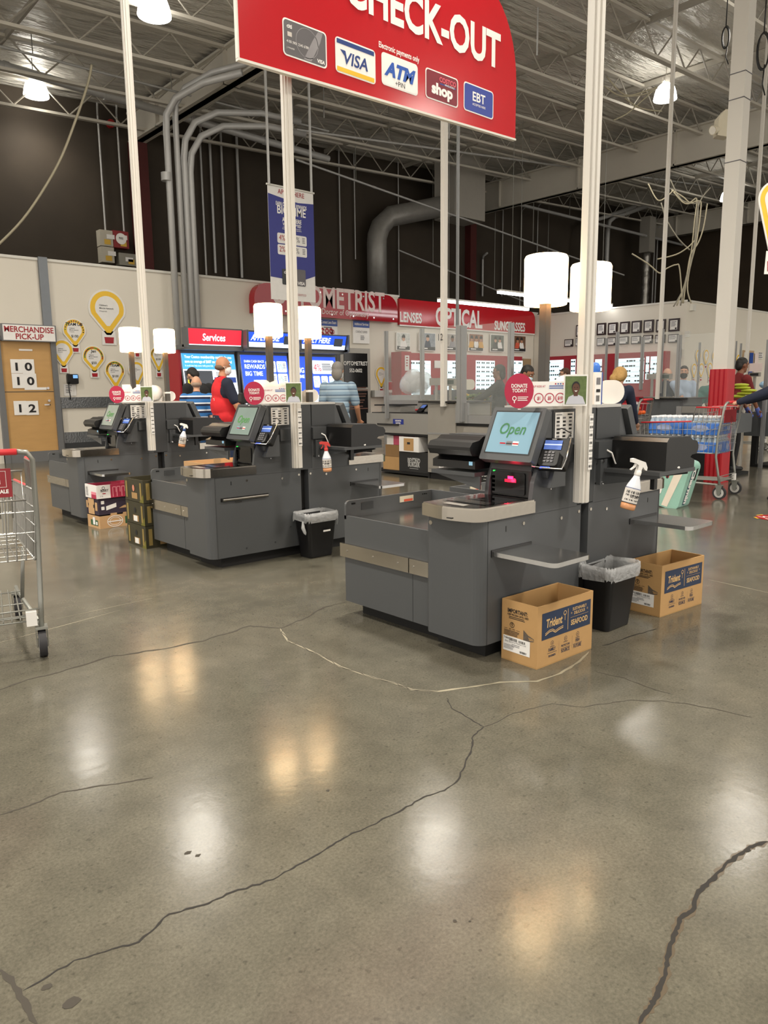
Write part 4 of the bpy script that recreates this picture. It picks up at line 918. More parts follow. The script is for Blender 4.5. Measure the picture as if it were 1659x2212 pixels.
# electrical boxes on the dark wall
yq=YD-.05;eb=mat('panel_beige','b8b2a2',.5);rb=mat('panel_red','8a1f22',.5);lb=mat('label_yellow','d0a83a',.5)
for (l,t_,r,b,m_,lab) in ((210,500,237,534,eb,'beige electrical box, upper left of the cluster on the dark wall'),(238,502,271,538,rb,'red fire alarm box on the dark wall'),(213,536,240,569,eb,'beige electrical box directly under the upper one'),(251,550,288,576,mat('panel_grey','8f8c80',.5),'grey electrical box at the foot of the cluster')):
    a,c,zb,zt=recY(l,t_,r,b,yq);mm=M(frY(0,yq-.25,0));mm.box(a,c,yq-.25,YD-.001,zb,zt,m_);mm.rect(c-.28,zb+.05,c-.08,zb+.2,lb,.01);mm.rect(a+.2,zt-.25,a+.45,zt-.12,paper,.01)
    if m_ is rb:mm.disc((a+c)/2,(zb+zt)/2+.02,.17,wht,.012);mm.text('FIRE',(a+c)/2,(zb+zt)/2,.07,ink,'c',.8,0,.016)
    mm.thing('electrical_box',lab,'electrical box','boxes on the dark wall')
p=PY(238,268,yq);M().cyl((p.x,yq-.1,p.z),(p.x,YD-.001,p.z),.12,mat('bell_red','a01d20',.4),16).thing('alarm_bell','round red alarm bell high on the dark wall','alarm bell')
# big balloon sign at the right edge
p=AT(1672,497,9.);fr=(V((p.x,p.y,AT(1650,590,9).z)),Rv.copy().normalized(),Zv);fr=(fr[0],V((fr[1].x,fr[1].y,0)).normalized(),Zv)
k=9/1600.
balloon_at((fr[0],fr[1],Zv),76*k,194*k,'large yellow balloon charity sign hanging at the right edge',None,0,'balloon_sign');o=CR[-1]
tag(M().cyl((0,0,0),(0,0,zc(8)-fr[0].z-190*k),.006,zinct,5).build('hanging_wire',o,loc=(0,.02,188*k)))
# ================================================================ STAFFED REGISTERS
regc=mat('register_grey','8b8984',.45,noise=.04,scale=60);regt=mat('register_taupe','8f8b83',.45);regd=mat('register_charcoal','55585a',.45)
crate=mat('crate_black','222324',.5)
def put(b,name,par,lab=None):
    o=b.build(name,par)
    if lab:o['label']=lab
    return o
x=9.62
e=empty('checkout_register',(x,8.3,0),'grey staffed register with blue checkwriting sticker, nearest behind the kiosks','register','staffed registers')
def W(b):  # world numbers -> local
    ox,oy,oz=e.location;b.v=[(p[0]-ox,p[1]-oy,p[2]-oz) for p in b.v];return b
yL=PX(792,890,x).y;yT=PX(926,896,x).y;yR=PX(986,880,x).y
b=M().box(x,x+1.0,yT,yL,.80,1.17,regc);b.box(x-.004,x,yT,yT+.01,.8,1.17,charcd);put(W(b),'conveyor_table',e)
b=M();b.box(x+.05,x+.95,yT+.1,yL-.1,1.17,1.185,black);put(W(b),'conveyor_belt',e)
b=M();b.box(x-.03,x-.005,PX(862,920,x).y,PX(817,920,x).y,.945,.975,black);put(W(b),'drawer_handle',e)
p0=PX(849,905,x);p1=PX(872,917,x);b=M((V((x-.002,0,0)),-Yv,Zv));b.rect(-p0.y,p1.z,-p1.y,p0.z,mat('sticker_blue','1c2f88',.5),.002);b.text('CHECKWRITING',-(p0.y+p1.y)/2,p0.z-.045,.03,wht,'c',.8,.03,.005,maxw=.17);b.text('PLATFORM',-(p0.y+p1.y)/2,p0.z-.09,.03,wht,'c',.8,.03,.005,maxw=.13);put(W(b),'blue_sticker',e,'blue checkwriting platform sticker')
b=M();b.box(x+.0,x+.06,yL-.08,yL,0,.8,blackm);b.box(x+.9,x+.96,yL-.08,yL,0,.8,blackm);b.box(x,x+.95,yT,yL,.76,.8,blackm);b.box(x+.02,x+.95,yT,yL-.12,.03,.07,blackm);b.box(x,x+1,yT-.02,yT+.02,0,.8,blackm);put(W(b),'table_frame',e)
b=M();b.box(x-.02,x+.9,yR,yT,.12,1.36,regt);b.box(x-.03,x-.02,yR+.03,yT-.02,.2,.82,regt);b.box(x-.032,x-.03,yR+.18,yT-.2,.67,.73,black);b.box(x-.035,x-.02,yR,yT,.815,.845,alup);b.box(x+.02,x+.88,yR+.02,yT-.02,0,.12,blackm)
b.fr=(V((x-.03,0,0)),-Yv,Zv);b.rect(-PX(951,1010,x).y,PX(951,1013,x).z,-PX(961,1010,x).y,PX(951,992,x).z,paper,.004);b.text('DOM',-PX(956,1006,x).y,PX(956,1008,x).z,.02,ink,'c',1,.02,.006);put(W(b),'register_tower',e)
b=M();b.box(x-.07,x+.95,yR-.1,yT+.2,1.375,1.405,black);put(W(b),'black_worktop',e)
yE=7.72
b=M();b.box(x-.03,x+.02,yR-.28,yR+.0,1.03,1.38,alup);put(W(b),'end_panel',e)
b=M();b.box(x-.01,x+.05,yE,yR-.28,1.03,1.17,alup);b.box(x,x+1.,yE,yR,.98,1.03,blackm);b.box(x+.01,x+.9,yE,yR,.72,.98,regt);b.box(x+.02,x+.9,yE,yE+.05,0,.72,blackm);put(W(b),'bagging_counter',e)
# displays on poles
for i,(l,t_,r,bb,scr) in enumerate(((930,818,955,831,False),(959,819,986,832,True))):
    xx=x+.25;p=PX((l+r)/2,(t_+bb)/2,xx);w_=(PX(l,t_,xx).y-PX(r,t_,xx).y)/2
    b=M();b.box(xx-.03,xx+.05,p.y-w_,p.y+w_,p.z-.065,p.z+.065,regt);b.cyl((xx,p.y,1.405),(xx,p.y,p.z-.065),.028,regt,8);b.box(xx-.08,xx+.08,p.y-.12,p.y+.12,1.405,1.42,regt)
    if scr:b.box(xx-.034,xx-.03,p.y-w_*.75,p.y+w_*.75,p.z-.035,p.z+.035,mat('vfd_dark','24382f',.3,emit=.05))
    put(W(b),'customer_display',e)
b=M();b.box(x+.3,x+.7,PX(840,880,x).y,PX(800,880,x).y,1.17,1.29,regc);b.box(x+.25,x+.75,PX(841,876,x).y,PX(788,876,x).y,1.305,1.33,blackm);put(W(b),'bag_stand',e)
p=PX(905,886,x+.15);q=empty('pin_pad',(p.x+.1,p.y,1.17),'black card pin pad on the grey counter by the blue sticker','card reader','loose card readers')
b=M();b.rbox(-.07,.07,-.1,.1,0,.03,black,.02);b.cyl((0,0,.02),(0,0,.08),.03,black,8);b.build('stand',q)
T=Matrix.Translation((0,0,.08))@Matrix.Rotation(math.radians(-35),4,'Y');b=M();b.rbox(-.11,.11,-.07,.07,0,.03,black,.02,T);b.box(.0,.09,-.05,.05,.03,.033,rdscr,T);b.build('pad',q)
# crates and boxes under the table
def cbox(name,lab,x0,x1,y0,y1,z0,z1,m,rot=None,txt=None,grp='boxes under the register counter',cat='box',inner=None):
    c=V(((x0+x1)/2,(y0+y1)/2,z0));hx,hy,h=(x1-x0)/2,(y1-y0)/2,z1-z0
    b=M();t=.012;im_=inner or m
    b.box(-hx,hx,-hy,hy,0,t,m)
    for (a0,a1,c0,c1) in ((-hx,-hx+t,-hy,hy),(hx-t,hx,-hy,hy),(-hx+t,hx-t,-hy,-hy+t),(-hx+t,hx-t,hy-t,hy)):b.box(a0,a1,c0,c1,t,h,m)
    if txt:txt(b,hx,hy,h)
    o=tag(b.build(name,None,loc=c),lab,cat,grp)
    if rot:o.rotation_euler=rot
    return o
def beyond(b,hx,hy,h):
    b.fr=(V((-hx,0,0)),-Yv,Zv);g=mat('print_pale_grey','b9bab8',.6)
    b.text('BEYOND',0,h*.47,.085,g,'c',.72,.03,.003);b.text('BURGER',0,h*.27,.085,g,'c',.72,.03,.003);b.rect(-.05,h*.68,.1,h*.70,g,.003);b.rect(-.12,h*.17,.12,h*.19,g,.003)
ya,yb3=PX(866,1000,x).y,PX(925,1000,x).y
cbox('burger_crate','black box lettered BEYOND BURGER on the floor under the register counter',x+.05,x+.6,yb3+.02,ya+.1,.075,.46,crate,None,beyond)
cbox('burger_crate','black box lettered BEYOND BURGER at the kiosk printer, behind the scanner tower',x+.02,x+.6,7.8,8.5,.0,.5,crate,None,beyond)
cbox('carton','brown carton at the floor, leftmost under the register counter',x+.1,x+.5,ya+.12,ya+.62,.075,.33,card)
cbox('carton','open white carton with brown inside flap leaning on the burger box under the counter',x-.0,x+.4,yb3+.25,yb3+.78,.46,.74,paper,None,lambda b,hx,hy,h:(setattr(b,'fr',(V((-hx,0,0)),-Yv,Zv)),b.rect(-hy*.5,.02,hy*.5,h*.9,card,.004),b.rect(-.04,h*.5,.04,h*.65,ink,.006)))
cbox('carton','small brown carton stacked on the leftmost carton under the counter',x+.1,x+.45,ya+.15,ya+.55,.335,.56,mat('cardboard_dark','8a6a42',.7))
cbox('carton','red and white printed carton high under the left end of the counter',x+.1,x+.45,ya+.02,ya+.5,.565,.74,mat('print_rose','c4506c',.6),None,lambda b,hx,hy,h:(setattr(b,'fr',(V((-hx,0,0)),-Yv,Zv)),b.rect(-hy,.0,-hy*.2,h,paper,.004)))
# posts with clear panels
def gpost(px0,px1,pt,pb,xx,lab,m=alup,th=None,full=False,grp='grey posts of the clear counter screens'):
    c=PX((px0+px1)/2,pb,xx);w_=abs(PX(px0,pb,xx).y-PX(px1,pb,xx).y)/2.3
    zb=c.z if pb>835 else 0.;zt=zc(xx)-.2 if full else PX((px0+px1)/2,pt,xx).z
    b=M();b.box(xx-w_,xx+w_,c.y-w_,c.y+w_,zb,zt,m);b.box(xx-w_-.012,xx-w_,c.y-w_*.5,c.y+w_*.5,zb,zt,m)
    return b.thing('screen_post',lab,'post',grp),c.y,zb,zt
o,yp0,zb0,_=gpost(954,963,265,878,x-.06,'tall white post numbered 12 rising from the register worktop to the roof',post,full=True,grp=None)
b=M((V((-.07,0,0)),-Yv,Zv));b.text('12',0,PX(965,736,x).z-zb0,.12,ink,'c',.8,0,.006);b.build('number',o)
G=[]
for (l,r,t_,bt,lab) in ((833.5,838.5,715,904,'thin grey screen post at the left end of the register table'),(909,915,710,862,'grey screen post rising left of the customer displays'),(990,1003,704,911,'thick grey screen post right of the customer displays'),(1095,1104,698,1005,'grey screen post above the donate sign')):
    G.append(gpost(l,r,t_,bt,x-.05 if bt>870 else x+.1,lab))
def panel(y0,y1,z0,z1,xx,lab):
    M().box(xx-.006,xx+.006,y0,y1,z0,z1,glass).thing('clear_screen',lab,'clear screen','clear plastic counter screens')
panel(G[1][1],G[0][1],1.42,G[0][3],x+.02,'clear plastic screen left of the customer displays')
panel(G[2][1],G[1][1],1.42,G[1][3],x+.04,'clear plastic screen behind the customer displays')
panel(G[3][1]+.03,G[2][1],1.18,G[2][3],x+.0,'clear plastic screen between the thick post and the donate sign')
# register B and its neighbours further right
xb=13.2
e=empty('checkout_register',(xb,6.5,0),'dark grey staffed register seen between the water cart and the oranges','register','staffed registers')
yl=PX(1340,880,xb).y;yr=PX(1538,880,xb).y;ym=PX(1432,880,xb).y;yn=PX(1462,880,xb).y
b=M().box(xb,xb+1.,yr-.3,yn,.78,1.12,regd);b.box(xb-.02,xb,yn-.1,yn,.75,1.26,alup);b.box(xb-.01,xb+.04,yr-.3,yn-.1,1.14,1.26,regc);b.box(xb,xb+1,yr-.3,yn,.0,.05,blackm);b.box(xb+.05,xb+.1,yr-.3,yn,.05,.78,blackm);put(W(b),'counter',e)
b=M().box(xb+.1,xb+1.,yn,PX(1392,860,xb).y,.0,1.38,regd);b.box(xb+.05,xb+1.,yn-.1,PX(1378,850,xb).y,1.38,1.41,black);put(W(b),'register_tower',e)
b=M().box(xb,xb+1.,PX(1392,860,xb).y,yl+.6,.0,1.1,regd);b.box(xb-.01,xb,PX(1465,894,xb).y,PX(1422,894,xb).y,1.0,1.03,black);put(W(b),'conveyor_table',e)
for (l,t_,r,bb,scr) in ((1398,809,1420,818,False),(1425,809,1450,818,True)):
    xx=xb+.3;p=PX((l+r)/2,(t_+bb)/2,xx);w_=(PX(l,t_,xx).y-PX(r,t_,xx).y)/2
    b=M();b.box(xx-.03,xx+.05,p.y-w_,p.y+w_,p.z-.05,p.z+.05,regt);b.cyl((xx,p.y,1.41),(xx,p.y,p.z-.05),.028,regt,8);b.box(xx-.08,xx+.08,p.y-.12,p.y+.12,1.41,1.43,regt)
    if scr:b.box(xx-.034,xx-.03,p.y-w_*.75,p.y+w_*.75,p.z-.03,p.z+.03,MC['vfd_dark'])
    put(W(b),'customer_display',e)
G=[]
for (l,r,t_,bt,lab) in ((1245,1251,722,845,'thick grey screen post left of the nearest white post'),(1306,1310,731,815,'thin grey screen post just right of the nearest white post'),(1327,1333,717,830,'grey screen post right of the framed certificates start'),(1381,1387,728,842,'grey screen post above the carton of oranges cart'),(1422,1428,712,850,'grey screen post left of the bald masked man'),(1457,1465,724,874,'thick grey screen post cutting across the man in pale blue')):
    G.append(gpost(l,r,t_,bt,xb+.2,lab))
for i,lab in ((0,'clear plastic screen behind the nearest white post'),(2,'clear plastic screen above the blonde woman'),(3,'clear plastic screen left of the bald masked man'),(4,'clear plastic screen in front of the bald masked man')):
    panel(G[i+1][1],G[i][1],1.43,G[i][3]-.05,xb+.2,lab)
gpost(1416,1423,0,862,xb-.05,'tall white post left of the red guarded column',post,full=True,grp=None)
gpost(985,989,0,860,14.,'thin tall post behind the nearest screens, right of the numbered post',alup,full=True,grp=None)
panel(PX(1545,850,xb).y,G[5][1],1.27,G[5][3],xb+.2,'clear plastic screen left of the red column guard')
# register C right of the column
xc_=15.5
e=empty('checkout_register',(xc_,4.,0),'grey register with a receipt display right of the red column','register','staffed registers')
yl=PX(1600,870,xc_).y;yr=PX(1659,870,xc_).y-1.5
b=M().box(xc_,xc_+1.,yr,yl,.62,1.1,regd);b.box(xc_+.02,xc_+.9,yr,yl-.3,0,.05,blackm)
for k in range(3):b.box(xc_+.03,xc_+.15,yl-.35-.6*k,yl-.25-.6*k,0,.62,blackm)
put(W(b),'counter',e)
b=M().box(xc_+.2,xc_+1,PX(1640,836,xc_).y,PX(1612,836,xc_).y,1.38,1.42,black);b.box(xc_+.4,xc_+.8,PX(1635,836,xc_).y,PX(1618,836,xc_).y,1.1,1.38,regd);put(W(b),'scanner_stand',e)
b=M().box(xc_+.25,xc_+.9,PX(1640,832,xc_).y,PX(1610,832,xc_).y,1.42,1.45,mat('light_box_cream','e6dfc4',.4));put(W(b),'light_tray',e)
p=PX(1629,809,xc_);b=M().box(xc_+.0,xc_+.08,p.y-.1,p.y+.1,p.z-.04,p.z+.04,regt);b.box(xc_-.004,xc_,p.y-.08,p.y+.08,p.z-.025,p.z+.025,black);b.cyl((xc_+.04,p.y,1.1),(xc_+.04,p.y,p.z-.04),.03,regt,8);b.box(xc_-.0,xc_+.02,p.y-.14,p.y+.12,p.z+.06,p.z+.22,pinkw);put(W(b),'customer_display',e)
for (l,r,t_,bt,lab,f) in ((1506,1510,740,812,'thin grey screen post left of the red column guard',0),(1585.5,1588.5,737,800,'thin grey screen post touching the right edge of the white column',0),(1595,1599,742,802,'thin grey screen post by the small balloon right of the column',0),(1650,1659,734,832,'grey screen post at the right edge of the picture',0),(1606,1613,0,830,'tall white post right of the white column',1)):
    gpost(l,r,t_,bt,xc_-.1,lab,post if f else alup,full=bool(f),grp=None if f else 'grey posts of the clear counter screens')
# monitors, bags on the far counters
p=PX(1360,822,xb+.6);b=M();b.ell((0,0,.28),(.3,.3,.3),filmw);b.build  
for (px,py,d,r,lab) in ((905,828,16.2,.3,'clump of clear plastic bags behind the register screen'),):
    q=AT(px,py,d);b=M();rd=random.Random(3)
    for i in range(7):b.ell((rd.uniform(-.18,.18),rd.uniform(-.2,.2),rd.uniform(-.1,.14)+.3),(.22,.2,.2),bagm,n=10,k=7)
    tag(b.build('plastic_bags',None,loc=(q.x,q.y,q.z-.3)),lab,'plastic bags')
    M().box(q.x-.5,q.x+.5,q.y-.6,q.y+.6,0,q.z-.25,regc).thing('back_counter','grey back counter behind the register displays','counter')
q=AT(1000,842,16.);M().rbox(-.25,.25,-.12,.12,0,.22,mat('scanner_beige','cfcabb',.4),.08,Matrix.Translation(q)@Matrix.Rotation(-.8,4,'Z'),ax='y').thing('beige_terminal','beige rounded register terminal between the displays and the hooded shopper','terminal')
M().box(q.x-.4,q.x+.5,q.y-.5,q.y+.5,0,q.z-.0,regd).thing('back_counter','dark back counter under the beige terminal','counter')
q=AT(1025,872,15.2);rd=random.Random(5)
e=empty('flower_bucket',(q.x,q.y,q.z-.38),'bucket display of yellow and green flowers seen through the counter screen','flower display')
b=M();
for k in range(9):b.box(-.34+.075*k,-.275+.075*k,-.18,.18,0,.42,mat('crate_wood','7d6850',.7))
b.build('wooden_crate',e)
b=M()
for i in range(60):b.ell((rd.uniform(-.34,.34),rd.uniform(-.2,.2),.42+rd.uniform(0,.16)),(.05,.05,.035),(mat('leaf','50642c',.6),mat('leaf_dark','33451f',.6),mat('petal','c9a53a',.6))[i%3],n=6,k=4)
o=b.build('flowers',e);o['kind']='stuff'
M().box(q.x-.5,q.x+.5,q.y-.4,q.y+.4,0,q.z-.385,mat('low_stand','6a655c',.6)).thing('display_stand','low stand carrying the flower crate','stand')
# linear fluorescent lights over optical
tube=mat('tube_light','ffffff',.3,emit=8.)
for (l,t_,r,b_,yy,lab) in ((948,648,1140,660,16.5,'long white strip light hanging over the optical counter'),(1077,630,1320,652,15.5,'long white strip light right of the first, behind the drum lamps')):
    a=PY(l,t_,yy);c=PY(r,b_,yy);e=empty('strip_light',((a.x+c.x)/2,yy,a.z-.05),lab,'strip light');L_=(c.x-a.x)/2
    M().box(-L_,L_,-.06,.06,0,.07,tube).build('tube',e);b=M().box(-L_,L_,-.08,.08,.07,.12,white)
    b.build('strip_housing',e)
    for s in(-1,1):M().cyl((s*L_*.8,0,.12),(s*L_*.8,0,zc(a.x)-a.z-.2),.008,zinct,5).build('hanging_wire',e)
for (px,py,lab) in ((1420,738,'small white camera on the certificate wall'),(1490,720,'small white box high on the office wall')):
    pass
# ================================================================ LOOSE THINGS AT THE KIOSKS
def trident(px,py,ang,w,d,h,lab):
    p=PZ(px,py,0);o=empty('seafood_box',(p.x,p.y,0),lab,'cardboard box','open seafood boxes',rz=ang)
    t=.008;b=M();b.box(0,w,0,d,0,t,cardi)
    for (x0,x1,y0,y1) in ((0,w,0,t),(0,w,d-t,d),(0,t,t,d-t),(w-t,w,t,d-t)):b.box(x0,x1,y0,y1,t,h,card)
    b.box(t,w-t,t,t+.002,t,h-.002,cardi);b.box(t,w-t,d-t-.002,d-t,t,h-.002,cardi)
    b.build('carton',o)
    b=M((V((0,-.0005,0)),Xv,Zv));r=w/.54
    b.rect(.04*r,.165,.515*r,.325,navy,.001)
    b.text('Trident',.155*r,.235,.05,tan,'c',.72,.03,.002,.15);b.line([(.07*r,.19),(.11*r,.205),(.14*r,.205),(.165*r,.19),(.2*r,.2),(.24*r,.205)],.006,tan,.002);b.line([(.07*r,.2),(.11*r,.215),(.14*r,.215),(.165*r,.2),(.2*r,.21),(.24*r,.215)],.004,tan,.002)
    b.line([(.255*r,.245),(.255*r,.285)],.004,tan,.002);b.ring(.255*r,.29,.015,.004,tan,.002,12)
    b.line([(.285*r,.18),(.285*r,.31)],.004,tan,.002);b.text('SUSTAINABLY',.4*r,.288,.019,tan,'c',.85,.02,.002);b.text('DELICIOUS',.4*r,.262,.019,tan,'c',.85,.02,.002);b.line([(.31*r,.248),(.49*r,.248)],.0015,tan,.002);b.text('SEAFOOD',.4*r,.2,.032,tan,'c',.85,.03,.002)
    for u in (.32,.48):b.ring(u*r,.275,.006,.002,tan,.002,8)
    for u,t1,t2 in ((.14,'FAMILY','FISHERMEN'),(.27,'PROTECTORS','SOURCE'),(.39,'FISH','FUTURE')):
        b.ring(u*r,.13,.014,.002,navy,.001,16);b.disc(u*r,.13,.004,navy,.0015,6);b.rect((u-.02)*r,.108,(u+.02)*r,.111,navy,.001)
        big1=u<.2 or u>.3;b.text(t1,u*r,.083 if 1 else .08,.02 if big1 else .013,navy,'c',.75,.02,.001,maxw=.1*r);b.rect((u-.045)*r,.072,(u+.045)*r,.074,navy,.001);b.text(t2,u*r,.048,.013 if u<.2 else .021,navy,'c',.75,.02,.001,maxw=.1*r)
    for u in (.205,.335):b.rect(u*r,.05,u*r+.001,.13,navy,.001)
    b.build('front_print',o)
    b=M((V((-.0005,d,0)),-Yv,Zv));k=d/.265
    b.text('IMPORTANT:',.045*k,.30,.024,ink,'l',.78,.03,.001,maxw=.17*k);b.text('KEEP FROZEN UNTIL USED',.045*k,.282,.012,ink,'l',.78,.02,.001,maxw=.17*k);b.lines_(.055*k,.2*k,.258,.276,2,ink,.001)
    b.ring(.08*k,.225,.017,.003,ink,.001,18);b.line([(.08*k,.212),(.08*k,.236)],.003,ink,.001);b.ring(.08*k,.23,.008,.002,ink,.001,10);b.text('EST. 1973',.08*k,.193,.009,ink,'c',.9,.01,.001)
    for u in (.02,.112):b.rect(u*k,.197,(u+.026)*k,.199,ink,.001)
    b.lines_(.02*k,.135*k,.155,.188,4,ink,.001)
    b.poly([(.165*k,.215),(.2*k,.19),(.24*k,.177),(.24*k,.16),(.2*k,.152),(.165*k,.148)],mat('fish_grey','5e5348',.6,noise=.4,scale=60),.001)
    b.poly([(.2*k,.178),(.235*k,.175),(.24*k,.165),(.21*k,.162)],card,.0015);b.line([(.2*k,.172),(.235*k,.17)],.002,ink,.002)
    b.rect(.015*k,.06,.215*k,.153,paper,.0015);b.text('Beer Battered Alaskan Cod',.03*k,.115,.012,inkg,'l',.85,0,.002,maxw=.16*k);b.bars(.06*k,.127,.12*k,.145,ink,.002,12);b.bars(.13*k,.127,.18*k,.142,ink,.002,10);b.text('Trident',.02*k,.135,.012,ink,'l',.8,.02,.002,.1);b.lines_(.02*k,.1*k,.07,.1,4,inkg,.002);b.lines_(.08*k,.14*k,.09,.108,2,inkg,.002);b.bars(.14*k,.067,.19*k,.08,ink,.002,14)
    b.build('side_print',o)
    return o
trident(1159,1447,math.radians(-1.5),.54,.266,.372,'open cardboard Trident seafood box under the nearest steel shelf')
trident(1425,1334,math.radians(-4.5),.545,.27,.372,'open cardboard Trident seafood box right of the black bin')
def bin_(x,y,lab,rz=0,sc=1.,sticker=False,drape=0):
    e=empty('waste_bin',(x,y,0),lab,'waste bin','black bins with clear liners',rz=rz);e.scale=(sc,sc,sc)
    def ring(wx,wy,z,r,n=6):return [V((a,b,z)) for a,b in rpoly(-wx,wx,-wy,wy,r,n)]
    b=M();rs=[ring(.14,.085,0,.03),ring(.145,.09,.01,.035),ring(.185,.125,.41,.045),ring(.195,.135,.415,.05),ring(.195,.135,.43,.05),ring(.18,.12,.43,.045),ring(.135,.08,.02,.03)]
    n=len(rs[0]);vs=[p for r in rs for p in r]
    b.add(vs,[(i*n+k,i*n+(k+1)%n,(i+1)*n+(k+1)%n,(i+1)*n+k) for i in range(len(rs)-1) for k in range(n)]+[tuple(range(n-1,-1,-1)),tuple(range(6*n,7*n))],mat('bin_black','17171a',.45),True)
    if sticker:b.fr=(V((0,-.118,.27)),Xv,(Zv-Yv*.1).normalized());b.rect(.0,-.01,.09,.008,paper,.006)
    b.build('bin_body',e)
    b=M();rd=random.Random(int(x*10));rs=[]
    prof=[(1.06,.372,.03),(1.075,.39,.03),(1.09,.415,.02),(1.07,.452,.012),(1.0,.46,.01),(.93,.43,.006),(.86,.36,.006),(.72,.22,.006)]
    N=64
    for i,(s,z,j) in enumerate(prof):
        P=rpoly(-.19*s,.19*s,-.13*s,.13*s,.05*s,15)
        rs+=[V((a*(1+rd.uniform(-1,1)*j),bb*(1+rd.uniform(-1,1)*j*1.3),z+rd.uniform(-1,1)*(.016 if i==0 else .006)-(.05*drape if i==0 and 10<k<22 else 0))) for k,(a,bb) in enumerate(P)]
    n=len(rs)//len(prof)
    b.add(rs,[(i*n+k,i*n+(k+1)%n,(i+1)*n+(k+1)%n,(i+1)*n+k) for i in range(len(prof)-1) for k in range(n)],bagm,True)
    if drape:b.tube([(-.2,-.06,.38),(-.215,-.08,.32),(-.2,-.09,.27),(-.19,-.085,.25)],[.01,.02,.016,.004],bagm,6)
    b.build('bin_liner',e)
bin_(4.37,2.63,'black bin with clear liner between the two seafood boxes',0,.97)
bin_(4.26,5.80,'black bin with drooping clear liner and white strip label beside the middle kiosk',.0,.97,True,1)
# spray bottles
liq=mat('spray_liquid','cf9468',.2,alpha=.95);bot=mat('bottle_plastic','dfe3ea',.3,alpha=.93)
def spray(p,tilt,rz,lab,sc,head=paper,head2=None):
    e=empty('spray_bottle',p,lab,'spray bottle','spray bottles hung on printer shelves');e.rotation_mode='QUATERNION'
    e.rotation_quaternion=(Matrix.Rotation(rz,3,'Z')@Matrix.Rotation(tilt,3,'Y')).to_quaternion();e.scale=(sc,)*3
    b=M();b.lathe([(.034,-.24),(.04,-.235),(.04,-.205)],liq,n=18);b.lathe([(.04,-.205),(.04,-.12),(.036,-.105),(.018,-.06),(.014,-.045)],bot,n=18);b.build('bottle',e)
    b=M();n=14;z0,z1=-.2,-.125
    for k in range(n):
        q0,q1=PI*.5+PI*1.25*(k/n-.5)*1+PI,PI*.5+PI*1.25*((k+1)/n-.5)+PI
        b.add([(.0408*math.cos(q),.0408*math.sin(q),z) for q,z in ((q0,z0),(q1,z0),(q1,z1),(q0,z1))],[(0,1,2,3)],mat('bottle_label','d8d3cc',.6))
    for k in range(11):
        q=PI*1.5-1.2+.22*k
        for zz,h_ in ((-.15,.014),(-.165,.01),(-.19,.008)):
            b.add([(.0414*math.cos(a),.0414*math.sin(a),z) for a,z in ((q,zz),(q+(.1,.16,.05)[k%3],zz),(q+(.1,.16,.05)[k%3],zz+h_),(q,zz+h_))],[(0,1,2,3)],ink)
    b.cyl((0,0,-.205),(0,0,-.202),.0412,ink,18);b.cyl((0,0,-.122),(0,0,-.1195),.041,mat('label_navy','26307a',.5),18)
    b.fr=(V((0,-.0416,0)),Xv,Zv);b.text('627260',0,-.172,.014,ink,'c',.8,.02,0,maxw=.05);b.build('bottle_label',e)
    b=M();b.lathe([(.017,-.05),(.018,-.045),(.018,-.025),(.014,-.02)],head2 or paper,n=14);b.build('collar',e)
    b=M();b.prism([(-.055,.012),(-.06,.03),(-.045,.036),(.02,.03),(.038,.005),(.04,-.012),(.03,-.012),(.012,.002),(.01,-.022),(-.012,-.022),(-.012,.005),(-.03,.012)],-.014,.014,head,lambda a,c,y:(a,y,c));b.build('spray_head',e)
    b=M();b.prism([(-.03,.012),(-.022,.012),(-.026,-.01),(-.045,-.03),(-.048,-.026),(-.034,-.008)],-.008,.008,head2 or head,lambda a,c,y:(a,y,c));b.build('trigger',e)
q=Y_=PY(1382,1008,2.31);spray(q,math.radians(15),math.radians(-35),'white spray bottle with orange liquid on the nearest right-facing kiosk',1.12)
q=PY(704,962,5.40);spray(q,math.radians(-2),math.radians(-40),'spray bottle with a red trigger head beside the middle post',1.0,mat('spray_red','c43a34',.4),mat('spray_red2','c43a34',.4))
q=PY(399,922,8.55);spray(q,math.radians(12),math.radians(-35),'spray bottle with blue trigger at the farthest right-facing kiosk',1.05,paper,mat('spray_blue','2a4a80',.4))
# stacked produce cartons under the farthest kiosk
def tray(name,x,y,z,w,d,h,rz,m,lab,grp,pr=None,tabs=None,m2=None):
    o=empty(name,(x,y,z),lab,'produce carton',grp,rz=rz);b=M();t=.01
    b.box(0,w,0,d,0,t,m)
    for (x0,x1,y0,y1) in ((0,w,0,t),(0,w,d-t,d),(0,t,t,d-t),(w-t,w,t,d-t)):b.box(x0,x1,y0,y1,t,h,m)
    if m2:b.box(t,w-t,d-t-.002,d-t,t,h,m2)
    if tabs:
        for (u0,u1,hh) in tabs:b.box(u0,u1,0,t,h,h+hh,m2 or m)
    b.build('carton',o)
    if pr:
        b=M();pr(b,w,d,h);b.build('print',o)
    return o
P=PZ(217,1143,0);px_,py_=P.x,P.y
gp='produce cartons under the farthest kiosk'
drkb=mat('carton_plum','33293a',.6);kraft=mat('kraft_light','c09a6e',.7);pk1=mat('berry_red','b22c4c',.5);pk2=mat('berry_pink','e58a9a',.5);dgreen=mat('organic_green','2f5a38',.6)
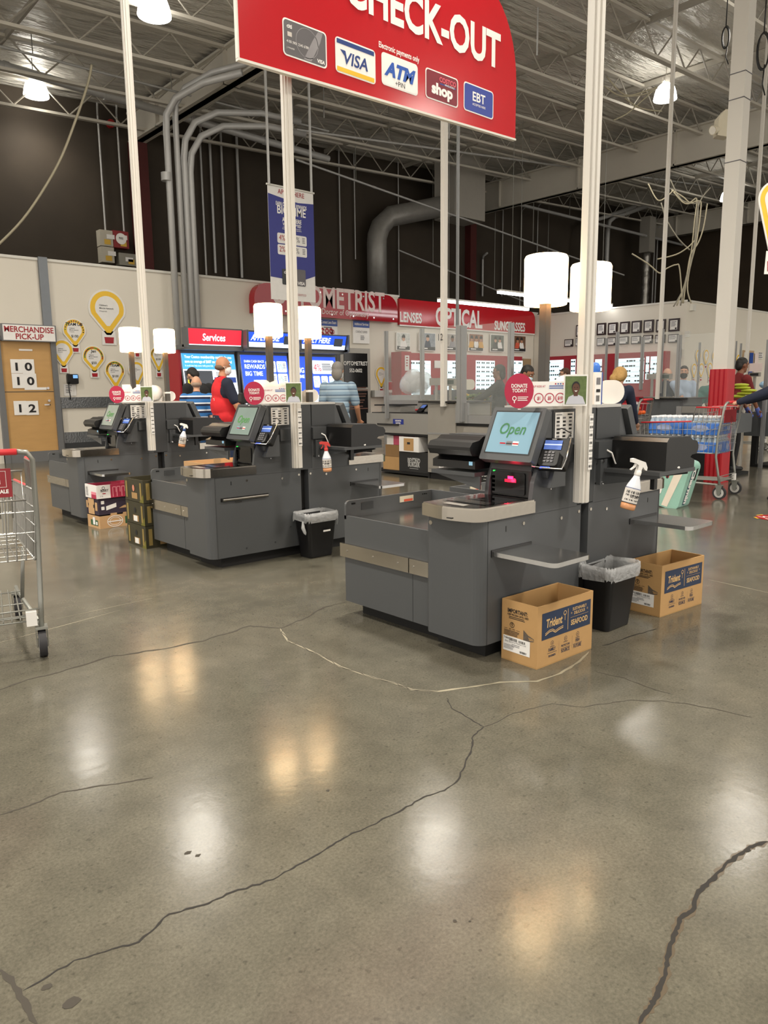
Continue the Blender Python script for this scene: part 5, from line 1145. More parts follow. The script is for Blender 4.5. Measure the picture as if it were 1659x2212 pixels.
def pr1(b,w,d,h):
    b.fr=(V((0,-.0005,0)),Xv,Zv);b.ring(.19,h*.5,.1,.008,paper,.002,20,.07);b.ring(.19,h*.5,.07,.005,paper,.002,20,.05);b.rect(.1,h*.46,.28,h*.54,paper,.003);b.rect(.32,.03,w,h*.8,dgreen,.002);b.text('ORGANIC',.36,h*.5,.035,paper,'l',1,.02,.003);b.rect(.36,.05,.46,.065,paper,.003)
    b.fr=(V((-.0005,d,0)),-Yv,Zv);b.rect(.09,.03,.28,h*.65,dgreen,.002);b.rect(.15,.04,.21,.13,paper,.003);b.rect(.23,.04,.27,.08,paper,.003)
def pr2(b,w,d,h):
    b.fr=(V((0,-.0005,0)),Xv,Zv);b.rect(.03,.06,.07,.10,paper,.002,.006);b.rect(.03,.13,.07,.17,paper,.002,.006);b.poly([(.09,.05),(.22,.08),(.22,.13),(.09,.10)],paper,.002);b.poly([(.25,.06),(w,.06),(w,.2)],kraft,.002);b.lines_(.3,w-.02,.08,.12,2,drkb,.003)
    b.fr=(V((-.0005,d,0)),-Yv,Zv);b.rect(.06,0,.22,h+.0,kraft,.004);b.rect(.0,.07,.05,.16,kraft,.003);b.rect(.24,.05,.3,.15,kraft,.003);b.rect(.06,.1,.075,.13,ink,.006);b.rect(.2,.08,.22,.12,ink,.006)
def pr3(b,w,d,h):
    b.fr=(V((0,-.0005,0)),Xv,Zv);b.rect(0,0,.17,h,paper,.002);b.rect(.17,0,w,h,pk1,.002);b.text('BERRY',.05,h*.5,.03,ink,'l',.8,.03,.003);b.ring(.085,h*.78,.02,.006,ink,.003,10);b.rect(.07,h*.33,.11,h*.4,redw,.003);b.text('2 lb',.04,.02,.018,inkg,'l',1,0,.003)
    for u in (.2,.25,.31,.37):b.line([(u,.01),(u,h*.8),(u+.04,h*.8),(u+.04,h*.4)],.012,pk2,.003)
    b.text('ur',.40,h*.5,.05,paper,'l',1,.05,.004)
    b.fr=(V((-.0005,d,0)),-Yv,Zv);b.rect(.18,.0,.32,h*.3,pk1,.002);b.rect(.18,h*.3,.32,h*.5,pk2,.002);b.lines_(.03,.1,.02,h*.8,8,inkg,.002)
tray('produce_carton',px_,py_,0,.56,.33,.15,math.radians(4),kraft,'kraft organic produce carton at the floor under the farthest steel shelf',gp,pr1,((.14,.22,.025),(.3,.36,.02)))
tray('produce_carton',px_-.0,py_+.005,.165,.56,.33,.19,math.radians(4),drkb,'dark plum produce carton in the middle of the three-carton stack',gp,pr2)
tray('produce_carton',px_-.02,py_-.01,.365,.56,.33,.16,math.radians(2),paper,'white and pink berry carton on top of the three-carton stack',gp,pr3,((.19,.3,.03),),pk1)
P=PZ(318,1186,0);ox_,oy_=P.x-.005,P.y
olive=mat('carton_olive_black','37331f',.6,noise=.3,scale=8);khk=mat('print_khaki','8f7a42',.6)
def prm(b,w,d,h):
    for fr,W_ in (((V((0,-.0005,0)),Xv,Zv),w),((V((-.0005,d,0)),-Yv,Zv),d)):
        b.fr=fr;b.rect(.03,.03,.07,h-.03,khk,.002);b.rect(W_-.08,.03,W_-.04,h-.03,khk,.002);b.disc(W_*.5,h*.62,.025,ink,.003,12,.03);b.rect(W_*.38,.03,W_*.68,h*.4,mat('print_kraft','a88556',.7),.002)
        b.poly([(W_-.1,0),(W_,0),(W_,h*.4),(W_-.06,h*.2)],mat('print_olive','6b661f',.6),.0015)
gm='dark mango cartons stacked by the middle kiosk'
for k in range(3):
    def pk(b,w,d,h,k=k):
        prm(b,w,d,h);b.fr=(V((-.0005,d,0)),-Yv,Zv)
        if k<2:b.rect(d*.42,.03,d*.62,h*.38,paper,.004)
        else:b.disc(d*.5,h*.6,.028,mat('mango_pink','d58a70',.5),.004,12,.035)
    tray('mango_carton',ox_,oy_,.24*k,.4,.46,.235,0,olive,('dark mango carton on the floor beside the middle kiosk bay, white label','dark mango carton in the middle of the stack by the kiosk bay','topmost dark mango carton with a pink fruit in its hand hole')[k],gm,pk)
# sun printed trays behind the middle kiosk
q=PY(378,1000,7.52);sunc=mat('sun_orange','d98a2c',.5)
def prs(b,w,d,h):
    b.fr=(V((0,-.0005,0)),Xv,Zv);b.rect(0,0,w,h*.8,mat('tray_dark_print','3b332a',.6),.001);b.rect(.0,0,.09,h,kraft,.002)
    for i in range(11):
        a=PI*i/10;b.poly([(.36+.05*math.cos(a-.1),.0+.05*math.sin(a-.1)),(.36+.05*math.cos(a+.1),.05*math.sin(a+.1)),(.36+.15*math.cos(a+.12),.13*math.sin(a+.12))],sunc,.003)
    b.disc(.36,.03,.09,sunc,.0025,18,.08);b.rect(.36-.09,-.06,.36+.09,0,kraft,.001) if 0 else None
for k in range(4):
    tray('sun_tray',4.12,7.75,.2*k,.85,.5,.19,0,kraft,('kraft tray with orange sun print at the bottom of the stack behind the middle kiosk','kraft sun tray second from the floor behind the middle kiosk','kraft sun tray third from the floor behind the middle kiosk','top kraft tray with an orange sun print behind the middle kiosk')[k],'sun printed trays behind the middle kiosk',prs,((.13,.22,.05),(.58,.67,.05)) if k==3 else None)
# toilet paper pack
tp=mat('tp_film_teal','93bfb0',.25,noise=.2,scale=6);tpr=mat('tp_roll','e2d8c8',.7)
P=PZ(1440,1096,0);e=empty('toilet_paper_pack',(P.x+.15,P.y+.1,0.02),'big teal wrapped pack of toilet rolls leaning by the water cart','toilet paper pack')
e.rotation_euler=(0,0,math.radians(-84))
Tt=Matrix.Rotation(math.radians(14),4,'Y')
b=M();b.rbox(-.24,.24,-.2,.2,.0,.66,tp,.08,Tt,seg=5,ax='y')
b.fr=(Tt@V((0,-.2,0)),Tt.to_3x3()@Xv,Tt.to_3x3()@Zv)
b.poly([(.02,.02),(.1,.02),(.17,.5),(.17,.62),(.08,.62)],tpr,.003);b.rect(-.22,.42,-.1,.63,tpr,.003,.05);b.disc(-.15,.54,.018,inkg,.005);b.rect(-.03,.4,.01,.5,redw,.004);b.rect(-.02,.39,.0,.51,ink,.005);b.rect(-.12,.16,-.03,.32,paper,.005,.02)
b.build('wrapped_pack',e)
R2=Tt.to_3x3();b=M((Tt@V((.242,0,.33)),R2@Yv*1,R2@Zv));b.fr=(Tt@V((.242,-.0,.33)),(R2@Zv)*-1,R2@Yv)
b.text('Charmin',0.0,-.05,.11,wht,'c',.9,.05,.004,.1,maxw=.5);b.fr=(b.fr[0]-(R2@Xv)*.001,b.fr[1],b.fr[2]);b.text('Charmin',0.008,-.058,.112,mat('tp_navy','23475e',.5),'c',.9,.08,.002,.1,maxw=.52);b.rect(-.25,.08,-.08,.13,ink,.002);b.build('pack_print',e)
b=M()
for k in range(3):
    T2=Tt@Matrix.Translation((.0,-.1+.1*k,.66));b.ell(T2@V((0,0,0)),(.2,.06,.03),filmw,Tt.to_3x3(),12,6)
b.build('folded_film',e)
# floor sticker
P=PZ(1652,1119,0);b=M((V((0,0,0)),Xv,Yv));b.disc(0,0,.23,redsign,.002,24)
for k in range(6):
    a0=k*PI/3;b.poly([(.23*math.cos(a0),.23*math.sin(a0)),(.26*math.cos(a0),.26*math.sin(a0)),(.26*math.cos(a0+.45),.26*math.sin(a0+.45)),(.23*math.cos(a0+.45),.23*math.sin(a0+.45))],yel,.002)
b.fr=(V((0,0,0)),V((.747,-.664,0)),V((.664,.747,0)));b.text('WAIT',0,.02,.1,wht,'c',1,.03,.003);b.text('HERE',0,-.12,.1,wht,'c',1,.03,.003)
tag(b.build('floor_sticker',None,loc=(P.x+.1,P.y-.1,.0005)),'round red floor sticker with yellow dashes near the right edge','floor sticker')
# ================================================================ CARTS
redt=mat('cart_red_tube','d0333a',.35)
def cart(x,y,rz,lab,sign=False,seat_open=False,W=.66,sc=1.,flap=True):
    """origin: floor under the middle of the handle end; +x is the way it rolls"""
    e=empty('shopping_cart',(x,y,0),lab,'shopping cart','wire shopping carts',rz=rz);e.scale=(sc,)*3
    L_=1.12;zb=.60;w0=W/2;w1=W/2-.09;zt0=1.03;zt1=.98
    def wy(x):return w0+(w1-w0)*x/L_
    def zt(x):return zt0+(zt1-zt0)*x/L_
    b=M();wr=.0042
    for s in (-1,1):
        for i in range(19):
            xx=L_*i/18;b.cyl((xx,s*wy(xx),zt(xx)),(.03+xx*.96,s*(wy(xx)-.03),zb),wr,zinc,5,cap=False)
        for f in (.25,.5,.75):b.tube([(0,s*(w0-.03*f),zt0+(zb-zt0)*f),(L_,s*(w1-.03*f),zt1+(zb-zt1)*f)],wr,zinc,5)
        b.tube([(0,s*w0,zt0),(L_,s*w1,zt1)],.0075,zinc,6);b.tube([(.03,s*(w0-.03),zb),(L_*.97,s*(w1-.03),zb)],.008,zinc,6)
    for i in range(13):
        u=-1+2*i/12;b.cyl((.03,u*(w0-.03),zb),(L_*.97,u*(w1-.03),zb),wr,zinc,5,cap=False);b.cyl((L_*.97,u*(w1-.03),zb),(L_,u*w1,zt1),wr,zinc,5,cap=False)
        if i%1==0:b.cyl((.03,u*(w0-.03),zb),(0,u*w0,zt0-.02),wr,zinc,5,cap=False)
    for i in range(8):
        xx=.05+L_*.92*i/7;b.cyl((xx,-wy(xx)+.03,zb),(xx,wy(xx)-.03,zb),wr,zinc,5,cap=False)
    for f in (.3,.6):b.cyl((.03*f,-w0+.03*f,zt0+(zb-zt0)*f),(.03*f,w0-.03*f,zt0+(zb-zt0)*f),wr,zinc,5);b.cyl((L_,-w1+.03*f,zt1+(zb-zt1)*f),(L_,w1-.03*f,zt1+(zb-zt1)*f),wr,zinc,5)
    b.tube([(L_,-w1,zt1),(L_,w1,zt1)],.008,zinc,6)
    for s in (-1,1):
        for i in range(7):
            xx=.36*i/6;b.cyl((xx,s*wy(xx),zt(xx)),(xx-.02,s*wy(xx),1.2),wr,zinc,5,cap=False)
        b.tube([(-.03,s*wy(0),1.2),(.34,s*wy(.34),1.2),(.37,s*wy(.37),zt(.37))],.007,zinc,6)
    b.build('basket',e)
    b=M()
    for s in (-1,1):b.tube([(.38,s*(wy(.38)+.004),zt(.38)+.004),(L_-.02,s*(wy(L_)+.006),zt1+.008)],.010,redt,6);b.tube([(.02,s*(wy(0)+.004),1.205),(.33,s*(wy(.34)+.004),1.205)],.010,redt,6)
    b.build('rim_guard',e)
    b=M();hz=1.27
    for s in (-1,1):
        b.tube([(-.06,s*(w0-.08),hz),(-.055,s*(w0-.03),hz-.005),(-.04,s*w0,hz-.05),(.02,s*(w0+.0),.85),(.035,s*(w0-.01),.56),(.0,s*(w0-.02),.35),(-.03,s*(w0-.03),.17)],.016,zinct,8)
        b.tube([(.0,s*(w0-.03),.19),(.9,s*(w1-.04),.20),(.98,s*(w1-.05),.22)],.014,zinct,8)
        b.tube([(.06,s*(w0-.03),.60),(.7,s*(w1-.03),.25)],.011,zinct,6) if 0 else None
        b.tube([(.62,s*(wy(.62)-.03),.57),(.68,s*(w1-.02),.2)],.013,zinct,6)
    b.build('frame',e)
    b=M();b.tube([(-.06,-(w0-.08),hz),(-.06,w0-.08,hz)],.019,redt,10);b.build('handle',e)['label']='red plastic push handle'
    b=M()
    for i in range(3):b.tube([(-.02,-(w0-.03),.27-.03*i*0+.0-.035*i+.03),(-.02,w0-.03,.27-.035*i+.03)],.006,zinct,6)
    for i in range(9):
        yv=(-1+2*i/8)*(w1-.05);b.cyl((-.02,yv,.235),(.9,yv*.95,.22),.0045,zinct,5,cap=False)
    for k in range(3):b.cyl((.1+.35*k,-w1+.02,.225),(.1+.35*k,w1-.02,.225),.005,zinct,5,cap=False)
    b.box(-.04,.0,-(w0-.05)+0,-(w0-.11),.2,.29,paper);b.build('lower_rack',e)
    for (wx,s,y_) in ((-.03,-1,w0-.03),(-.03,1,w0-.03),(.93,-1,w1-.05),(.93,1,w1-.05)):
        b=M();yy=s*y_
        b.cyl((wx-.0,yy-.022,.085),(wx,yy+.022,.085),.085,mat('tyre_grey','2e2d30',.6),20);b.cyl((wx,yy-.023,.085),(wx,yy+.023,.085),.062,mat('wheel_hub','b9b8b4',.4),18);b.cyl((wx,yy-.026,.085),(wx,yy+.026,.085),.03,charcd,10)
        wo=b.build('wheel',e)
        b=M()
        for t_ in (-.033,.03):b.prism([(wx-.02,.06),(wx+.02,.06),(wx+.045,.18),(wx-.035,.18)],yy+t_,yy+t_+.004,zinct,lambda a,c,y3:(a,y3,c))
        b.box(wx-.04,wx+.05,yy-.035,yy+.035,.178,.19,zinct);b.build('caster_fork',wo)
    # child seat flap
    b=M();b.box(-.012,.0,-(w0-.12),w0-.12,1.0,1.17,mat('seat_flap_red','8e1f28',.35))
    if sign:
        b.fr=(V((-.013,0,0)),-Yv,Zv);b.text('COSTCO WHOLESALE',w0-.14,1.025,.022,wht,'r',.9,.04,.002);b.ring(.11,1.11,.028,.003,wht,.002,4);b.rect(-.2,1.06,.18,1.062,wht,.002);b.rect(-.2,1.155,.18,1.157,wht,.002);b.rect(.18,1.06,.182,1.157,wht,.002)
        for u in (.06,.12):
            b.rect(u,1.09,u+.03,1.105,wht,.002);b.rect(u,1.08,u+.006,1.13,wht,.002);b.disc(u+.004,1.138,.006,wht,.002,8);b.rect(u+.024,1.08,u+.03,1.09,wht,.002)
    b.build('child_seat_flap',e) if flap else None
    b=M()
    for i in range(9):
        yv=(-1+2*i/8)*(w0-.06);b.tube([(.0,yv,.98),(.22,yv,.84),(.25,yv,1.12)],wr,zinc,5)
    b.tube([(.25,-(w0-.05),1.13),(.25,w0-.05,1.13)],.006,zinc,5);b.tube([(.0,-(w0-.05),.975),(.0,w0-.05,.975)],.006,zinc,5);b.build('child_seat',e)
    return e
cl=PZ(95,1418)
def place_cart(wheelpx,rz,lab,side,sign=False,W=.66,sc=1.):
    P=PZ(*wheelpx);s=sc;yy=side*(W/2-.03);lx,ly=-.03*s,yy*s
    x=P.x-(lx*math.cos(rz)-ly*math.sin(rz));y=P.y-(lx*math.sin(rz)+ly*math.cos(rz))
    return cart(x,y,rz,lab,sign,False,W,sc)
place_cart((95,1416),math.radians(76),'empty wire shopping cart cut off by the left edge, red handle','' and 0 or -1,True)
wc=place_cart((1587,1067),math.radians(96),'wire shopping cart loaded with cases of bottled water',-1,False,.70,1.09)
# water cases
bp_film=mat('water_film_blue','2a78e0',.2,alpha=.72);bwat=mat('water_bottle_plastic','c9dcec',.12,alpha=.5);bcap=mat('bottle_cap','eceff2',.35)
bmesh_b=M();bmesh_b.lathe([(.028,0),(.031,.01),(.031,.12),(.026,.15),(.012,.185),(.012,.19)],bwat,n=10);bmesh_b.lathe([(.0125,.188),(.015,.19),(.015,.21),(.012,.212)],bcap,n=8)
def watercase(lx,ly,z,lab,vis=True):
    T=Matrix.Translation(wc.location)@Matrix.Rotation(wc.rotation_euler.z,4,'Z')
    p=T@V((lx,ly,z));e=empty('water_case',p,lab,'case of water bottles','cases of bottled water in the cart',rz=wc.rotation_euler.z);e.scale=(1.28,1.0,1.24)
    proto=None
    for i in range(6):
        for j in range(4):
            loc=(-.16+.064*i,-.1+.066*j,.002)
            if proto is None:proto=bmesh_b.build('bottle',e,loc=loc)
            else:
                c=proto.copy();C.objects.link(c);c.parent=e;c.location=loc
    b=M();P_=rpoly(-.196,.196,-.136,.136,.03,4);n=len(P_);rings=[]
    for z_,k in ((0,1),(.05,1.01),(.09,1.0),(.135,.985)):rings+=[V((a*k,c*k,z_)) for a,c in P_]
    b.add(rings,[(i*n+k,i*n+(k+1)%n,(i+1)*n+(k+1)%n,(i+1)*n+k) for i in range(3) for k in range(n)],bp_film,True)
    for s in (-1,1):
        b.fr=(V((0,s*.139,0)),Xv*(-s),Zv);b.disc(0,.075,.09,filmw,.002,20,.04);b.fr=(V((s*.199,0,0)),Yv*s,Zv);b.disc(0,.075,.06,filmw,.002,18,.04)
    b.build('case_film',e);return e
n_=0
for lev in range(2):
    for i,lx in enumerate((.31,.84)):
        for j,ly in enumerate((-.145,.145)):
            watercase(lx,ly,.64+.275*lev,'%s water case in the cart, %s and %s'%(('lower','upper')[lev],('near the handle','at the front end')[i],('right side','left side')[j]))
# second cart with oranges
oc=cart(0,0,math.radians(100),'wire shopping cart with a bag of oranges behind the nearest kiosk pair',False,False,.6,1.1,False)
q=AT(1390,868,12.9);oc.location=(q.x,q.y,0)
orn=mat('orange_peel','e5641e',.5,bump=.1,scale=60)
Tq=Matrix.Translation(oc.location)@Matrix.Rotation(oc.rotation_euler.z,4,'Z')
rd=random.Random(11)
for k in range(18):
    p=Tq@V((.07+.075*(k%2)+rd.uniform(-.01,.01),.20-.08*((k//2)%6)+rd.uniform(-.01,.01),(1.17,1.25)[k//12]+(.03 if k%4==1 else 0)))
    b=M();b.ell((0,0,0),(.038,.038,.036),orn,n=14,k=9);tag(b.build('orange',None,loc=p),'oranges bagged in the child seat of the cart behind the kiosks' ,'orange','oranges in the cart seat')
p=Tq@V((.1,.19,1.30));b=M()
for k in range(6):b.ell((rd.uniform(-.08,.08),rd.uniform(-.08,.08),rd.uniform(-.03,.04)),(.07,.06,.045),(filmw,mat('bag_print_blue','2c3f8c',.3),filmw)[k%3],n=9,k=6)
tag(b.build('snack_bag',None,loc=p),'crinkled blue and clear produce bag on the oranges','bag')
q=AT(1655,845,18.5);c3=cart(q.x,q.y,math.radians(100),'far wire shopping cart at the right edge behind the pushing person',False,False,.6,.95)
q=AT(888,880,15.2);c4=cart(q.x,q.y,math.radians(60),'wire shopping cart with red rails behind the register screen posts',False,False,.6,.95)
p=AT(1655,831,18.4);b=M();b.ell((0,0,0),(.2,.15,.1),mat('blue_pack','9cc3e0',.3),n=12,k=8);tag(b.build('goods_pack',None,loc=p),'pale blue wrapped pack in the far right cart','pack')
p=AT(1624,850,13.3);b=M()
for k in range(5):b.ell((.0,rd.uniform(-.1,.1),.05*k),(.12,.14,.03),mat('gloves_green','b9c43a',.5),n=12,k=6)
tag(b.build('green_vegetables',None,loc=(AT(1606,856,13.2))),'bundle of bright green packs held by the person in red','vegetables')
# ================================================================ PEOPLE
def fuse(shapes,m,voxel,smooth=2):
    """one continuous skin over tapered limbs"""
    b=M()
    for s in shapes:
        if s[0]=='c':
            _,p,q,r1,r2=s;p=V(p);q=V(q);n=12
            d=(q-p);L_=d.length;d=d.normalized() if L_>1e-6 else Zv.copy();a=d.orthogonal().normalized();c=d.cross(a);rings=[]
            prof=[(-r1*math.cos(t),r1*math.sin(t)) for t in (0.12,.6,1.1)]+[(0,r1),(L_,r2)]+[(L_+r2*math.cos(t),r2*math.sin(t)) for t in (1.1,.6,.12)]
            for h,r in prof:rings+=[p+d*h+(a*math.cos(2*PI*k/n)+c*math.sin(2*PI*k/n))*r for k in range(n)]
            N=len(prof);b.add(rings,[(i*n+k,i*n+(k+1)%n,(i+1)*n+(k+1)%n,(i+1)*n+k) for i in range(N-1) for k in range(n)]+[tuple(range(n-1,-1,-1)),tuple(range((N-1)*n,N*n))],m)
        else:
            _,c,r,R=s;b.ell(c,r,m,R,16,12)
    me=bpy.data.meshes.new('tmp');me.from_pydata(b.v,[],b.f);me.update()
    bm_=bmesh.new();bm_.from_mesh(me);bmesh.ops.recalc_face_normals(bm_,faces=bm_.faces);bm_.to_mesh(me);bm_.free()
    o=bpy.data.objects.new('tmp',me);C.objects.link(o)
    md=o.modifiers.new('r','REMESH');md.mode='VOXEL';md.voxel_size=voxel;md.use_smooth_shade=True
    if smooth:
        s=o.modifiers.new('s','SMOOTH');s.iterations=smooth;s.factor=.5
    bpy.context.view_layer.update();dg=bpy.context.evaluated_depsgraph_get()
    m2=bpy.data.meshes.new_from_object(o.evaluated_get(dg));bpy.data.objects.remove(o);bpy.data.meshes.remove(me)
    m2.materials.clear();m2.materials.append(m)
    for p in m2.polygons:p.use_smooth=True;p.material_index=0
    return m2
def ik(S,H,l1,l2,hint):
    d=H-S;L_=min(d.length,(l1+l2)*.999);dn=d.normalized();H=S+dn*L_
    a=(l1*l1-l2*l2+L_*L_)/(2*L_);h=math.sqrt(max(0,l1*l1-a*a));hp=hint-dn*hint.dot(dn);hp.normalize();return S+dn*a+hp*h,H
def stripes(name,c1,c2,c3,scale,ax='Z'):
    if name in MC:return MC[name]
    m=bpy.data.materials.new(name);m.use_nodes=True;nt=m.node_tree;b=nt.nodes['Principled BSDF'];b.inputs['Roughness'].default_value=.8
    tc=nt.nodes.new('ShaderNodeTexCoord');sx=nt.nodes.new('ShaderNodeSeparateXYZ');nt.links.new(tc.outputs['Object'],sx.inputs[0])
    mu=nt.nodes.new('ShaderNodeMath');mu.operation='MULTIPLY';mu.inputs[1].default_value=scale;nt.links.new(sx.outputs[2],mu.inputs[0])
    fr=nt.nodes.new('ShaderNodeMath');fr.operation='FRACT';nt.links.new(mu.outputs[0],fr.inputs[0])
    r=nt.nodes.new('ShaderNodeValToRGB');r.color_ramp.interpolation='CONSTANT'
    r.color_ramp.elements[0].position=0;r.color_ramp.elements[0].color=(*lin(c1),1);r.color_ramp.elements[1].position=.5;r.color_ramp.elements[1].color=(*lin(c2),1)
    e=r.color_ramp.elements.new(.8);e.color=(*lin(c3),1);nt.links.new(fr.outputs[0],r.inputs[0]);nt.links.new(r.outputs[0],b.inputs['Base Color']);MC[name]=m;return m
def cloth(name,c):return mat(name,c,.85,noise=.1,scale=14,bump=.15)
def person(x,y,face,label,skin,top,pants,hair=None,hairm=None,mask=None,vest=None,sleeve='short',lean=0,hy=0,hp=0,lh=None,rh=None,h=2.0,voxel=.016,belly=.0,long_hair=False,glasses=False,beard=None,gloves=None,shoe=None,cap=None,bag=None):
    """face: heading in degrees; lean, head yaw/pitch in degrees; lh/rh: hand targets in body heights, local (forward,left,up)"""
    e=empty('person',(x,y,0),label,'person',None,rz=math.radians(face));k=h
    def P(a,b,c):return V((a,b,c))*k
    Rl=Matrix.Rotation(math.radians(lean),3,'Y');hip=V((0,0,.52))
    def B(a,b,c):return (hip+Rl@(V((a,b,c))-hip))*k
    hw=.105;sh=[B(0,hw,.81),B(0,-hw,.81)]
    body=[];l1,l2=.165*k,.145*k;hands=[];el=[]
    tg=[lh or (.05,.13,.46),rh or (.05,-.13,.46)]
    for i,s in enumerate((1,-1)):
        H=V(tg[i])*k;E,H=ik(sh[i],H,l1,l2,V((-1,s*.5,-.6)));el.append(E);hands.append(H)
        body+=[('c',sh[i],E,.028*k,.023*k),('c',E,H,.023*k,.0155*k)]
        d=(H-E).normalized();side=d.cross(Zv) if abs(d.z)<.9 else V((0,1,0))
        side=(side-d*side.dot(d)).normalized();nrm=d.cross(side)
        pal=H+d*.028*k;body+=[('c',H,pal+side*.009*k,.012*k,.014*k),('c',H,pal-side*.009*k,.012*k,.014*k)]
        for j in range(4):
            off=side*(.018-.012*j)*k;L_=(.028,.036,.038,.032)[j]*k;f0=pal+off+d*.008*k;f1=f0+d*L_*.5-nrm*.006*k*s;f2=f1+d*L_*.3-nrm*.016*k*s
            body+=[('c',f0,f1,.0058*k,.0052*k),('c',f1,f2,.0052*k,.0046*k)]
        t0=H+side*.014*k*1+d*.01*k;body.append(('c',t0,t0+side*.02*k+d*.02*k,.0062*k,.005*k))
    # trunk, neck
    body+=[('e',B(0,0,.56),V((.06,.082,.07))*k,Rl),('e',B(.0,0,.66),V((.058,.078,.10))*k,Rl),('e',B(0,0,.755),V((.062,.092,.085))*k,Rl),('c',B(-.005,0,.80),B(.005,0,.875),.034*k,.029*k)]
    # head
    Rh=Rl@Matrix.Rotation(math.radians(hy),3,'Z')@Matrix.Rotation(math.radians(hp),3,'Y');nk=B(.004,0,.872)
    def Hd(a,b,c):return nk+Rh@(V((a,b,c))*k)
    body+=[('e',Hd(.004,0,.072),V((.050,.040,.052))*k,Rh),('e',Hd(.018,0,.04),V((.034,.031,.042))*k,Rh),('e',Hd(.055,0,.052),V((.010,.007,.012))*k,Rh),('e',Hd(.044,0,.026),V((.010,.014,.007))*k,Rh),('e',Hd(.046,0,.080),V((.010,.028,.006))*k,Rh),('e',Hd(.0,.042,.06),V((.011,.005,.018))*k,Rh),('e',Hd(.0,-.042,.06),V((.011,.005,.018))*k,Rh),('e',Hd(.038,0,.010),V((.014,.016,.011))*k,Rh)]
    # legs
    for s in (1,-1):
        a,kn,an=P(0,s*.046,.5),P(.012,s*.052,.27),P(-.01,s*.055,.045)
        body+=[('c',a,kn,.05*k,.032*k),('c',kn,an,.034*k,.02*k),('c',P(-.02,s*.055,.02),P(.07,s*.06,.016),.019*k,.015*k)]
    me=fuse(body,skin,voxel*.8);o=bpy.data.objects.new('body',me);C.objects.link(o);o.parent=e
    g=.008*k
    def child(name,shapes,m,v=voxel,sm=3,lab=None):
        me=fuse(shapes,m,v,sm);o=bpy.data.objects.new(name,me);C.objects.link(o);o.parent=e
        if lab:o['label']=lab
        return o
    tors=[('e',B(belly*.3,0,.57),V((.072+belly*.6,.094,.085))*k,Rl),('e',B(belly*.5,0,.655),V((.068+belly,.088,.11))*k,Rl),('e',B(0,0,.755),V((.070,.10,.09))*k,Rl),('c',B(0,.055,.815),B(0,-.055,.815),.034*k,.034*k),('c',B(-.005,0,.81),B(0,0,.842),.045*k,.036*k)]
    slv=[]
    for i in range(2):
        if sleeve=='short':slv+=[('c',sh[i],sh[i].lerp(el[i],.75),.042*k,.036*k)]
        else:slv+=[('c',sh[i],el[i],.040*k,.034*k),('c',el[i],el[i].lerp(hands[i],.93),.034*k,.024*k)]
    child('shirt' if sleeve=='short' else 'jacket',tors+slv,top)
    if vest:
        vt=[('e',B(belly*.4,0,.575),V((.078+belly*.4,.098,.09))*k,Rl),('e',B(belly*.5,0,.655),V((.078+belly,.096,.12))*k,Rl),('e',B(-.0,0,.755),V((.079,.094,.10))*k,Rl),('c',B(-.008,.045,.825),B(-.008,-.045,.825),.037*k,.037*k)]
        child('vest',vt,vest,lab='red vest')
    pl=[('e',P(0,0,.51),V((.068,.086,.06))*k,Rl)]
    for s in (1,-1):
        a,kn,an=P(0,s*.046,.5),P(.012,s*.052,.27),P(-.01,s*.055,.06);pl+=[('c',a,kn,.058*k,.042*k),('c',kn,an,.042*k,.034*k)]
    child('trousers',pl,pants)
    child('shoes',[q for s in (1,-1) for q in (('c',P(-.022,s*.055,.022),P(.075,s*.062,.018),.024*k,.019*k),('c',P(-.02,s*.055,.035),P(.02,s*.057,.035),.024*k,.02*k))],shoe or ink)
    if hair:
        if hair=='short':hs=[('e',Hd(-.004,0,.082),V((.054,.0445,.050))*k,Rh),('e',Hd(-.028,0,.055),V((.028,.040,.045))*k,Rh)]
        elif hair=='fringe':hs=[('e',Hd(-.010,0,.050),V((.0445,.0425,.024))*k,Rh)]
        elif hair=='curly':hs=[('e',Hd(-.012,0,.078),V((.062,.056,.062))*k,Rh),('e',Hd(-.035,.02,.03),V((.035,.04,.04))*k,Rh),('e',Hd(-.04,-.02,.045),V((.035,.04,.05))*k,Rh),('e',Hd(.01,.03,.10),V((.03,.03,.03))*k,Rh)]
        else:hs=[('e',Hd(-.006,0,.082),V((.056,.047,.052))*k,Rh),('e',Hd(-.035,0,.04),V((.030,.044,.055))*k,Rh)]
        # keep the face free
        me=fuse(hs,hairm,voxel*.7,2);bm_=bmesh.new();bm_.from_mesh(me)
        inv=Rh.inverted();dele=[f for f in bm_.faces if (lambda q:(q.x>.018*k and q.z<.095*k) )(inv@(f.calc_center_median()-nk))]
        bmesh.ops.delete(bm_,geom=dele,context='FACES');bm_.to_mesh(me);bm_.free()
        o=bpy.data.objects.new('hair',me);C.objects.link(o);o.parent=e
    b=M()
    for s in (1,-1):b.ell(Hd(.0475,s*.016,.066),V((.006,.0075,.0045))*k,mat('eye_white','c9c4be',.3),Rh,10,6);b.ell(Hd(.0525,s*.016,.066),V((.0025,.0035,.0035))*k,ink,Rh,8,5)
    for s in (1,-1):b.ell(Hd(.052,s*.017,.078),V((.004,.012,.0022))*k,mat('brow','2b1d16',.7),Rh,8,4)
    b.ell(Hd(.052,0,.024),V((.004,.013,.003))*k,mat('lips','9a5a4c',.5),Rh,8,4);b.build('facial_features',e)
    if glasses:
        b=M()
        for s in (1,-1):b.tube([Hd(.058,s*.018+.014*math.cos(t)*k*0+.013*math.cos(t),.066+.010*math.sin(t)) for t in [2*PI*i/10 for i in range(10)]],.0016*k,ink,5,True);b.tube([Hd(.057,s*.032,.068),Hd(.0,s*.046,.066)],.0015*k,ink,5)
        b.build('glasses',e)
